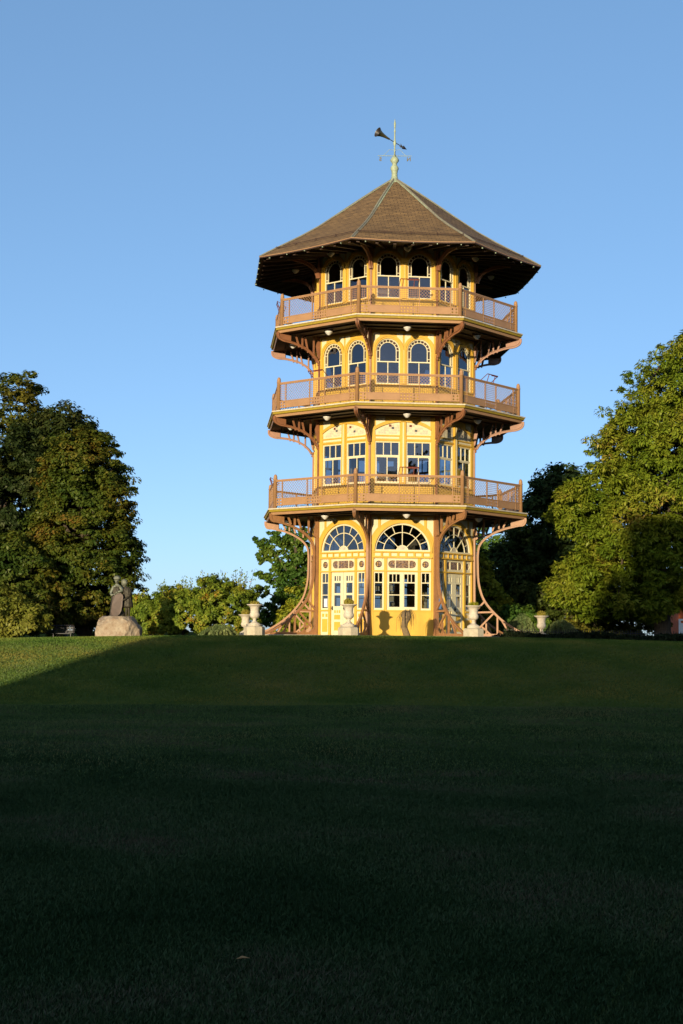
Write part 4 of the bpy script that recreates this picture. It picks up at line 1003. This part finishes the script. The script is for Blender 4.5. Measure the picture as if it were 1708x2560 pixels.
# right side
tree('broad_tree', 'small pale far tree seen over the dark tree right of the pagoda', 'tree', (8.3, 42, H(8.3, 42)), [(0, 0, 5.2, 1.9, 1.5, 2.2), (-.6, 0, 7.2, 1.1, 1, 1.1), (1.5, 0, 4, 2, 1.5, 2)], 170, 60, .16, 'leaf_green', 45, cr=.5, trunk=.2)
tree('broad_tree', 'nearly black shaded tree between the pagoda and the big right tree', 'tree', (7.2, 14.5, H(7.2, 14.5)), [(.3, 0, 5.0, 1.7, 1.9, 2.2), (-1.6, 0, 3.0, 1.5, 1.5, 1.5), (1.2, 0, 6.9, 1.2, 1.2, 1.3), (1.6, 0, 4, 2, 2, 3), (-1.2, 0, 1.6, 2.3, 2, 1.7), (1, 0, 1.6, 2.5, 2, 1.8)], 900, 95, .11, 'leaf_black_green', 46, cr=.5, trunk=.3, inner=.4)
tree('magnolia_tree', 'large sunlit tree with drooping olive leaves filling the right edge', 'tree', (10.7, 4.5, H(10.7, 4.5)), [(2.2, 0, 9.5, 2.5, 2.4, 3.1), (0.7, -0.2, 7.0, 2.75, 2.7, 2.9), (-0.1, -0.2, 5.0, 3.1, 2.8, 2.6), (-1.2, 0.2, 4.2, 2.2, 2.2, 1.7), (-1.6, 0.4, 2.3, 2.3, 2, 1.6), (2.7, 0, 5, 4, 3.5, 4.0), (0.7, -0.6, 2.8, 3.2, 2.6, 2.0), (2.6, 0, 11.1, 1.8, 1.8, 1.5), (-3.35, -0.5, 5.0, 1.1, 1, 0.9), (-3.0, -0.3, 5.3, 1.3, 1, 1.0), (-3.5, -0.6, 2.2, 1.1, 1, 0.85), (-3.2, -0.6, 2.5, 1.0, 1, 0.9), (1.0, 0, 9.2, 2.3, 2.3, 2.3), (-0.3, 0, 7.5, 2.3, 2.2, 1.9)], 3300, 75, .098, 'leaf_magnolia', 47, dens=1.0, cr=.33, trunk=.32, droop=.55, lowf=lambda p: 1.4 if p[0] > .2 else .9, aspect=.34, limbs=26, up=.75, flat=.6)
for i, (x, y, lab) in enumerate(((7.4, 9.5, 'dark green understorey bush nearest the pagoda behind the right fence'), (10.2, 10.5, 'dark green understorey bush under the middle of the big right tree'))):
    tree('understorey_bush', lab, 'bush', (x, y, H(x, y)), [(0, 0, 1.0, 2.0, 1.2, 1.3), (.6, 0, 1.9, 1.2, 1, .9), (-1, 0, 1.4, 1.2, 1, 1)], 260, 70, .10, 'leaf_dark_green', 70 + i, cr=.38, trunk=.07, group='bushes under the right trees', inner=.35)
tree('understorey_bush', 'dark bush filling the gap behind the bench', 'bush', (-11.6, 9.5, H(-11.6, 9.5)), [(0, 0, .8, 1.8, 1, 1.0), (1.2, 0, .6, 1.2, 1, .8)], 200, 70, .09, 'leaf_dark_green', 75, cr=.34, trunk=.07, inner=.35)
# unseen trees added round the viewpoint to screen the sky; window glass reflects them
for i, (x, y, sc, lab) in enumerate(((17, -27, 1.0, 'park tree on the right of the lawn nearest the pagoda, outside the view'), (15, -38, 1.15, 'second park tree on the right of the lawn, outside the view'), (13, -50, 1.1, 'park tree on the right level with the viewpoint'), (10, -61, 1.2, 'park tree behind the viewpoint to the right'), (24, -44, 1.3, 'park tree furthest to the right of the viewpoint'), (-47, -38, 1.4, 'park tree far to the left of the lawn, outside the view'), (-50, -22, 1.4, 'park tree at the far left edge of the park'))):
    tree('park_tree', lab, 'tree', (x, y, H(x, y)), [(0, 0, 6.5 * sc, 4 * sc, 4 * sc, 4 * sc), (0, 0, 9.5 * sc, 2.6 * sc, 2.6 * sc, 2.4 * sc), (0, 0, 3.8 * sc, 4.4 * sc, 4.4 * sc, 2.4 * sc)], 330, 60, .30, 'leaf_dark_green', 90 + i, cr=.9, trunk=.4, group='park trees outside the view', inner=.3)
# hedge with shade put into its near-black leaf colour, and fence on the right
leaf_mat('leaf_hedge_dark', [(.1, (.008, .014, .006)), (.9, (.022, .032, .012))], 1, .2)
def hedge():
    rng = np.random.default_rng(51); n = 900
    x = rng.uniform(3.35, 10.6, n); C = np.stack([x, -2.9 + rng.uniform(-.25, .25, n), rng.uniform(.02, 1, n) * (.27 + .05 * np.sin(x * 2.1)) * np.clip((x - 3.0) * 1.2, .4, 1) + np.array([H(a, -2.9) for a in x])], 1)
    T = thing('hedge', 'low dark hedge running in front of the iron fence to the right edge', 'hedge')
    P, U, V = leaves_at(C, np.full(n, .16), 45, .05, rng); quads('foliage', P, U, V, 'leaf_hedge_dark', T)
    mb = MB()
    for i in range(40): a = 4 + i * .165; mb.tube([(a, -2.9, H(a, -2.9) - .05), (a + .05, -2.9, H(a, -2.9) + .35)], [.012, .006], 4, 'bark')
    mb.build('stems', T)
hedge()
F = thing('picket_fence', 'black iron picket fence with pointed tops just behind the low dark hedge', 'fence'); mb = MB(); mr = MB()
for i in range(86):
    x = 3.75 + i * .082; y = -2.35; z = H(x, y) - .03; h = .44 + .02 * sin(i * 1.7)
    mb.box(x - .009, x + .009, -y - .006, -y + .006, z, z + h, 'iron'); mb.prism([(x - .016, z + h), (x + .016, z + h), (x, z + h + .05)], -y - .006, -y + .006, 'iron')
mb.build('pickets', F)
for zz in (.10, .36):
    mr.tube([(3.72, -2.33, H(3.7, -2.35) + zz), (7.2, -2.33, H(7.2, -2.35) + zz), (10.8, -2.33, H(10.8, -2.35) + zz)], .012, 4, 'iron')
mr.build('rails', F)
# weeping spruces
def weeping(base, W, Hh, label, seed, n=110, tilt=0.0):
    rng = np.random.default_rng(seed); T = thing('weeping_spruce', label, 'shrub', base, 0, 'weeping spruces beside the urns'); mb = MB(); P, U, V = [], [], []
    for i in range(n):
        a = rng.uniform(0, 2 * pi); rr = rng.uniform(.25, 1) * W; top = Hh * rng.uniform(.75, 1.05) * (1 - .35 * (rr / W) ** 2)
        p0 = np.array([0, 0, Hh * .5]); p1 = np.array([rr * cos(a) * .6 + tilt * .5, rr * sin(a) * .5, top]); p2 = np.array([rr * cos(a) + tilt, rr * sin(a) * .8, rng.uniform(.0, .35) * Hh])
        pts = [(1 - t) ** 2 * p0 + 2 * t * (1 - t) * (p1 * 1.25 - (p0 + p2) * .125) + t * t * p2 for t in np.linspace(0, 1, 9)]
        mb.tube([tuple(q) for q in pts], np.linspace(.012, .004, 9), 4, 'bark')
        for t in np.linspace(.15, 1, 46):
            q = (1 - t) ** 2 * p0 + 2 * t * (1 - t) * (p1 * 1.25 - (p0 + p2) * .125) + t * t * p2
            for _ in range(3):
                P.append(q + rng.normal(0, .012, 3)); u = rng.normal(0, 1, 3) + np.array([0, 0, -1.3]); u /= np.linalg.norm(u); U.append(u * .045); v_ = np.cross(u, rng.normal(0, 1, 3)); V.append(v_ / np.linalg.norm(v_) * .009)
    quads('crown', np.array(P), np.array(U), np.array(V), 'leaf_spruce', T); mb.build('trunk', T)
p = at(548, 1590, -2); weeping((p.x, -2, H(p.x, -2)), .75, .62, 'low mounded weeping evergreen left of the left urn', 61, 170)
p = at(1305, 1590, -.6); weeping((p.x, -.6, H(p.x, -.6)), .62, 1.25, 'arching weeping evergreen between the pagoda foot and the right urn', 62, 110)
p = at(1395, 1590, -.4); weeping((p.x, -.4, H(p.x, -.4)), .75, 1.0, 'weeping evergreen half shaded right of the urn in the hedge', 63, 100, .2)
# pale boulder seen through the spruce
def rock(name, loc, sx, sy, sz, seed, mname, label, cat, flat=False):
    bm = bmesh.new(); bmesh.ops.create_icosphere(bm, subdivisions=5, radius=1); rnd = random.Random(seed); pl = []
    for i in range(16):
        n = Vector((rnd.uniform(-1, 1), rnd.uniform(-1, 1), rnd.uniform(-.3, 1))).normalized(); pl.append((n, rnd.uniform(.72, .95)))
    if flat: pl = [(n, d + .12) for n, d in pl]; pl.append((Vector((0, 0, 1)), .80)); pl.append((Vector((-1, -.2, .35)).normalized(), .98)); pl.append((Vector((0, -1, .12)).normalized(), .84)); pl.append((Vector((.75, -.6, .35)).normalized(), .98))
    for v in bm.verts:
        if flat: v.co = Vector([math.copysign(abs(c) ** .62, c) for c in v.co]) * .93
        for n, d in pl:
            e = v.co.dot(n) - d
            if e > 0: v.co -= n * e * .93
        q_ = v.co * 2.2 + Vector((seed, 0, 0)); v.co *= 1 + .07 * mnoise.noise(q_) + .04 * mnoise.noise(q_ * 2.6) + .02 * mnoise.noise(q_ * 6)
        v.co = Vector((v.co.x * sx, v.co.y * sy, v.co.z * sz))
    me = bpy.data.meshes.new(name); bm.to_mesh(me); bm.free(); me.materials.append(M[mname]); o = link(name, me, None, 0, loc); return tag(o, label, cat)
p = at(1290, 1575, 1.2); rock('boulder', (p.x, 1.2, .15), .16, .16, .34, 5, 'stone', 'small upright pale stone behind the weeping evergreen right of the pagoda', 'stone')
p = at(57, 1604, -6); rock('stone', (p.x, -6, p.z + .0), .085, .08, .12, 8, 'tan_stone', 'small rounded orange tan stone on the sunlit lawn at the left', 'stone')
# pollarded stump with hanging dry twigs in front of the pagoda
p = at(1017, 1590, -5.4); T = thing('tree_stump', 'short gnarled tree stump with dry hanging twigs before the yellow wall', 'tree stump', (p.x, -5.4, 0)); mb = MB()
prof = [(.05, -.2, .13), (.04, 0, .12), (.02, .15, .11), (-.04, .32, .105), (-.09, .46, .10), (-.07, .58, .105), (-.03, .68, .12), (0.0, .80, .14), (.01, .90, .13), (.02, .97, .07)]
mb.tube([(x, 0.02 * sin(z * 9), z) for x, z, r in prof], [r for _, _, r in prof], 12, 'pale_bark'); mb.tube([(-.06, -.02, .6), (-.12, -.05, .8), (-.1, -.03, .93)], [.05, .06, .05], 8, 'pale_bark'); mb.tube([(-.02, -.06, .72), (.0, -.12, .80)], [.06, .05], 8, 'pale_bark')
mb.build('trunk', T, True); rg = random.Random(9); mb = MB()
for i in range(46):
    a = rg.uniform(0, 2 * pi); r = rg.uniform(.12, .34); zt_ = rg.uniform(.88, 1.0); mb.tube([(0, 0, .9), (r * .6 * cos(a), r * .5 * sin(a), zt_ + .03), (r * cos(a), r * .7 * sin(a), zt_ - .15), (r * 1.05 * cos(a), r * .75 * sin(a), zt_ - rg.uniform(.25, .6))], [.008, .006, .005, .003], 4, 'bark')
mb.build('twigs', T)

# ------------------------------------------------------------------ statue on boulder, bench
rock('boulder', (-9.76, 0, H(-9.8, 0) + .22), .86, .8, .72, 3, 'boulder', 'large rough sandstone boulder carrying the bronze statue', 'boulder', True)
ST = thing('statue', 'green bronze statue of two standing children holding a tall scroll', 'statue', (-9.75, -.02, H(-9.8, 0) + .765))
def skin_fig(name, V, E, parent, mname, root=0):
    me = bpy.data.meshes.new(name); me.from_pydata([v[:3] for v in V], E, []); me.materials.append(M[mname]); o = link(name, me, parent)
    md = o.modifiers.new('skin', 'SKIN'); md.use_smooth_shade = True
    for i, v in enumerate(V):
        sv = me.skin_vertices[0].data[i]; sv.radius = (v[3] * 1.25, (v[4] if len(v) > 4 else v[3]) * 1.2); sv.use_root = i == root
    s = o.modifiers.new('sub', 'SUBSURF'); s.levels = 2; s.render_levels = 2
    return o
def draped(name, cxx, cyy, prof, parent, mname, folds=9, amp=.06, tiltx=0.):
    mb = MB(); mb.lathe(prof, 40, mname, wob=lambda a, i, z: 1 + amp * sin(a * folds + 1.3 * i * .3) * min(1, i / 3)); 
    for i, v in enumerate(mb.v): mb.v[i] = (v[0] + cxx + tiltx * v[2], v[1] * .8 + cyy, v[2])
    return mb.build(name, parent, True)
def head(parent, x, y, z, turn, cap, mname='verdigris'):
    mb = MB(); mb.lathe([(.02, -.125), (.045, -.115), (.062, -.08), (.078, -.03), (.084, .02), (.078, .07), (.055, .105), (.01, .12)], 20, mname)
    for i, v in enumerate(mb.v): mb.v[i] = (v[0] * .86, v[1], v[2])
    mb.tube([(0, -.078, .0), (0, -.10, -.03), (0, -.08, -.04)], [.008, .014, .012], 6, mname)      # nose
    for s in (-1, 1):
        mb.tube([(s * .071, -.0, .02), (s * .078, .005, -.02)], [.012, .014], 6, mname); mb.tube([(s * .028, -.074, .012), (s * .03, -.083, .010)], [.012, .006], 6, 'dark_metal')
    mb.tube([(-.022, -.072, -.068), (.022, -.072, -.068)], .007, 6, 'dark_metal')
    h = mb.build('head', parent, True); h.location = (x, y, z); h.rotation_euler = (.12, 0, turn)
    c = MB()
    if cap: c.lathe([(.088, .02), (.11, .045), (.115, .075), (.09, .115), (.05, .14), (.01, .15)], 20, 'verdigris')
    else: c.lathe([(.085, -.05), (.097, .0), (.10, .05), (.085, .10), (.045, .135), (.01, .145)], 20, 'verdigris', wob=lambda a, i, z: 1 - .22 * max(0, -sin(a)) * (1 if i < 3 else .2))
    ho = link('hair', c.mesh('hair', True), h); return h
# left figure in a long gown, facing us
f1 = skin_fig('figure', [(-.10, .05, .62, .10, .08), (-.10, .05, .86, .115, .085), (-.10, .05, 1.06, .13, .08), (-.10, .04, 1.17, .05), (-.10, .03, 1.25, .045),
     (-.235, .03, 1.08, .055), (-.31, -.02, .88, .042), (-.27, -.14, .80, .034), (-.20, -.18, .82, .03), (.03, .02, 1.08, .055), (.10, -.08, .95, .042), (.02, -.16, .93, .034), (-.04, -.18, .90, .028),
     (-.15, .05, .4, .07), (-.15, .05, .05, .05), (-.05, .05, .4, .07), (-.05, .05, .05, .05)],
    [(0, 1), (1, 2), (2, 3), (3, 4), (2, 5), (5, 6), (6, 7), (7, 8), (2, 9), (9, 10), (10, 11), (11, 12), (0, 13), (13, 14), (0, 15), (15, 16)], ST, 'verdigris')
draped('gown', -.10, .05, [(.26, 0.0), (.25, .1), (.22, .4), (.19, .7), (.16, .85), (.18, .98), (.15, 1.08), (.08, 1.16)][::1], ST, 'bronze', 11, .09)
head(ST, -.10, -.01, 1.34, .1, True).scale = (1.12, 1.12, 1.08)
# right figure, a child in a short tunic with bare legs, turned to the scroll
f2 = skin_fig('figure', [(.27, .03, .62, .09, .075), (.26, .03, .80, .10, .08), (.245, .03, .98, .11, .075), (.22, .02, 1.08, .045), (.20, 0, 1.14, .042),
     (.13, .0, .99, .05), (.06, -.1, .88, .038), (.0, -.17, .86, .03), (.355, .02, .98, .052), (.36, -.05, .78, .04), (.24, -.15, .66, .032), (.15, -.18, .62, .028),
     (.23, .03, .45, .065), (.25, .03, .27, .045), (.24, .06, .05, .032), (.20, -.06, .03, .028), (.33, .03, .45, .065), (.34, .04, .27, .045), (.34, .08, .05, .032), (.36, -.03, .03, .028)],
    [(0, 1), (1, 2), (2, 3), (3, 4), (2, 5), (5, 6), (6, 7), (2, 8), (8, 9), (9, 10), (10, 11), (0, 12), (12, 13), (13, 14), (14, 15), (0, 16), (16, 17), (17, 18), (18, 19)], ST, 'bronze')
draped('tunic', .275, .03, [(.215, .36), (.21, .45), (.18, .6), (.145, .72), (.155, .85), (.155, .96), (.11, 1.04), (.06, 1.1)], ST, 'bronze', 10, .10)
head(ST, .165, -.04, 1.22, -.35, False).scale = (1.15, 1.15, 1.1)
# five-fingered hands resting on the scroll
def hand(x, y, z, s):
    mb = MB(); mb.tube([(0, 0, 0), (-.03 * s, -.008, -.01), (-.055 * s, -.012, -.018)], [.018, .022, .018], 8, 'verdigris')
    for i, l in enumerate((.036, .042, .038, .03)):
        o_ = (i - 1.5) * .012; mb.tube([(-.05 * s, -.012 + 0, -.018 + o_), (-.05 * s - l * .6 * s, -.02, -.02 + o_ * 1.3), (-.05 * s - l * s, -.012, -.026 + o_ * 1.3)], [.0075, .0065, .005], 6, 'verdigris')
    mb.tube([(-.015 * s, -.01, .012), (-.035 * s, -.02, .03), (-.05 * s, -.018, .034)], [.009, .008, .006], 6, 'verdigris')
    o = mb.build('hand', ST, True); o.location = (x, y, z)
hand(-.19, -.185, .82, -1); hand(-.04, -.19, .90, 1); hand(.0, -.18, .86, 1); hand(.15, -.19, .62, 1)
mb = MB(); L = []
poly = [(-.27, .06), (-.16, .04), (-.03, .045), (.05, .12), (.11, .24), (.14, .42), (.15, .62), (.165, .74), (.14, .82), (.07, .87), (-.03, .85), (-.12, .80), (-.20, .76), (-.22, .62), (-.235, .42), (-.26, .22)]
mb.prism(poly, .20, .235, 'scroll_bronze'); k = len(mb.v)
for i in range(k): x, y, z = mb.v[i]; mb.v[i] = (x, y - .5 * (x + .03) ** 2 + .10 * (z - .4) * .4, z)
mb.build('scroll', ST)
mb = MB(); mb.lathe([(.30, 0), (.27, .04), (.2, .07), (.1, .09), (.02, .1)], 22, 'verdigris', wob=lambda a, i, z: 1 + .13 * sin(a * 5) + .06 * sin(a * 11 + 1))
for i, v in enumerate(mb.v): mb.v[i] = (v[0] * .8 - .18, v[1] * .8 - .06, v[2])
mb.build('gown_hem', ST, True)
mb = MB(); mb.lathe([(.16, 0), (.14, .08), (.15, .16), (.10, .26), (.05, .31), (.01, .33)], 16, 'bronze', wob=lambda a, i, z: 1 + .16 * sin(a * 4 + i) + .08 * sin(a * 9 + 2 * i))
for i, v in enumerate(mb.v): mb.v[i] = (v[0] * .8 + .08, v[1] * .7 + .03, v[2])
mb.build('foliage_base', ST, True)
# bench
p0, p1 = at(95, 1590, 4.2), at(186, 1590, 4.2); B = thing('park_bench', 'dark metal park bench in the shade under the left trees', 'bench', ((p0.x + p1.x) / 2, 4.2, H(-12.5, 4.2) + .0), radians(-4)); W2 = (p1.x - p0.x) / 2
mb = MB(); mb.tube([(-W2, 0, .46), (-W2 + .05, 0, .5), (W2 - .05, 0, .52), (W2, 0, .47)], .018, 6, 'dark_metal')
for i in range(4): mb.box(-W2, W2, -.02, 0, .24 + i * .06, .275 + i * .06, 'iron')  # slats kept near black: tree shade is put into their colour
mb.build('backrest', B); mb = MB()
for i in range(5): mb.box(-W2, W2, .03 + i * .08, .09 + i * .08, .19, .21, 'iron')
mb.build('seat', B)
for s in (-1, 0, 1):
    mb = MB(); x = s * (W2 - .03); mb.tube([(x, 0, -.15), (x, 0, .48)], .016, 6, 'dark_metal'); mb.tube([(x, 0, .19), (x, -.42, .19), (x, -.44, -.15)], .016, 6, 'dark_metal'); mb.build('leg', B)
p = at(608, 2418, -45.5); fl_ = MB(); fl_.face([(-.035, 0, .0), (-.007, .018, .012), (.035, .003, .004), (.0, -.018, .01)], 'tan_stone'); fl_.face([(-.035, 0, .001), (-.05, -.003, .006), (-.048, .002, .006)], 'bark')
tag(fl_.build('fallen_leaf', None, loc=(p.x, -45.5, H(p.x, -45.5) + .03)), 'single tan fallen leaf lying on the dark lawn near the viewer', 'leaf')
# bird
p = at(1529, 977, -10); Bd = thing('bird', 'tiny dark bird flying in the open sky right of the pagoda', 'bird', p); mb = MB()
mb.tube([(-.07, 0, 0), (-.03, 0, .005), (.03, 0, .005), (.06, 0, .015), (.08, 0, .012)], [.004, .02, .022, .014, .003], 8, 'feather')
for s in (-1, 1): mb.face([(-.02, 0, .01), (.03, 0, .015), (.01, s * .07, .05), (-.03, s * .12, .02)], 'feather')
mb.build('body', Bd); Bd.scale = (.7, .7, .7)

# ------------------------------------------------------------------ houses
def house(name, label, loc, rz, W_, D_, Hh, floors, cols, group=None, wallm='brick', doorm='white_paint'):
    """front wall towards local -y at y = 0"""
    T = thing(name, label, 'house', loc, rz, group); mb = MB()
    mb.box(-W_ / 2, W_ / 2, -D_, 0, -1, Hh, wallm); mb.build('wall', T)
    mb = MB(); mb.box(-W_ / 2 - .02, W_ / 2 + .02, -D_ - .05, .12, Hh, Hh + .16, 'white_paint'); mb.box(-W_ / 2, W_ / 2, -D_, .02, Hh + .16, Hh + .2, 'slate_grey'); mb.build('roof', T)
    fh = Hh / floors
    for f in range(floors):
        for c in range(cols):
            x = -W_ / 2 + W_ * (c + .5) / cols; z = f * fh + fh * .32
            if f == 0 and c == 0:
                d = MB(); d.box(x - .5, x + .5, .003, .05, 0, 2.15, doorm); d.box(x - .62, x - .5, .003, .07, 0, 2.3, 'white_paint'); d.box(x + .5, x + .62, .003, .07, 0, 2.3, 'white_paint'); d.box(x - .62, x + .62, .003, .08, 2.3, 2.42, 'white_paint'); d.build('door', T); continue
            m_ = MB(); frame_rect(m_, x - .45, x + .45, z, z + 1.5, .07, .003, .06, 'white_paint'); m_.box(x - .38, x + .38, .004, .05, z + .74, z + .79, 'white_paint'); m_.box(x - .5, x + .5, .003, .12, z - .08, z, 'pale_stone'); o = m_.build('window', T)
            g = MB(); g.box(x - .38, x + .38, .002, .02, z + .08, z + 1.43, 'dark_glass'); g.build('pane', o)
    return T
# the red brick house glimpsed under the right tree
p = at(1702, 1590, 42); house('brick_house', 'orange red brick house with white door glimpsed under the right tree', (p.x + 2.9, 42, -1.1), radians(0), 6, 7, 3.8, 1, 5)
tree('street_tree', 'round street tree beside the tall corner house behind the viewpoint', 'tree', (-6.63 + .9397 * 9.6 - .342 * 57, -10 - .342 * 9.6 - .9397 * 57, -1.3), [(0, 0, 7.4, 1.15, 1.1, 2.3), (.7, 0, 8.8, .9, 1.0, 1.9), (-.3, 0, 6.0, 1.1, 1.1, 1.9)], 420, 110, .19, 'leaf_dark_green', 120, cr=.42, trunk=.18, inner=.4)  # unseen tree added to give the right tree's shadow a ragged edge
# unseen row of houses added behind the viewpoint, sized to cast the lawn's shadow
SDIR = Vector((sin(SUN_AZ), cos(SUN_AZ), 0)); LAT = Vector((cos(SUN_AZ), -sin(SUN_AZ), 0)); LSH = 60.0
O_ = Vector((-6.63, -10, 0)) - SDIR * LSH; tanE = math.tan(SUN_EL); base_z = -1.32; top0 = .30 + LSH * tanE
rows = [(0, 4.6, 0), (4.6, 8.6, .0), (8.6, 10.3, .5), (10.3, 18, 6.0), (18, 24, 3.5), (24, 30, 3.0)]
nmL = ['brick row house at the left end of the row behind the viewpoint', 'second brick row house from the left end behind the viewpoint', 'narrow brick row house beside the tall corner house behind the viewpoint', 'tall brick corner house in the row behind the viewpoint', 'brick row house right of the tall one behind the viewpoint', 'last brick row house at the right end behind the viewpoint']
for i, (s0, s1, ex) in enumerate(rows):
    c = O_ + LAT * ((s0 + s1) / 2); hh = top0 + ex - base_z - .16
    house('row_house', nmL[i], (c.x, c.y, base_z), pi - SUN_AZ, s1 - s0 - .01, 9, hh, 2 if ex < 1 else 3, 2 if s1 - s0 < 4 else 3, 'row houses behind the viewpoint')
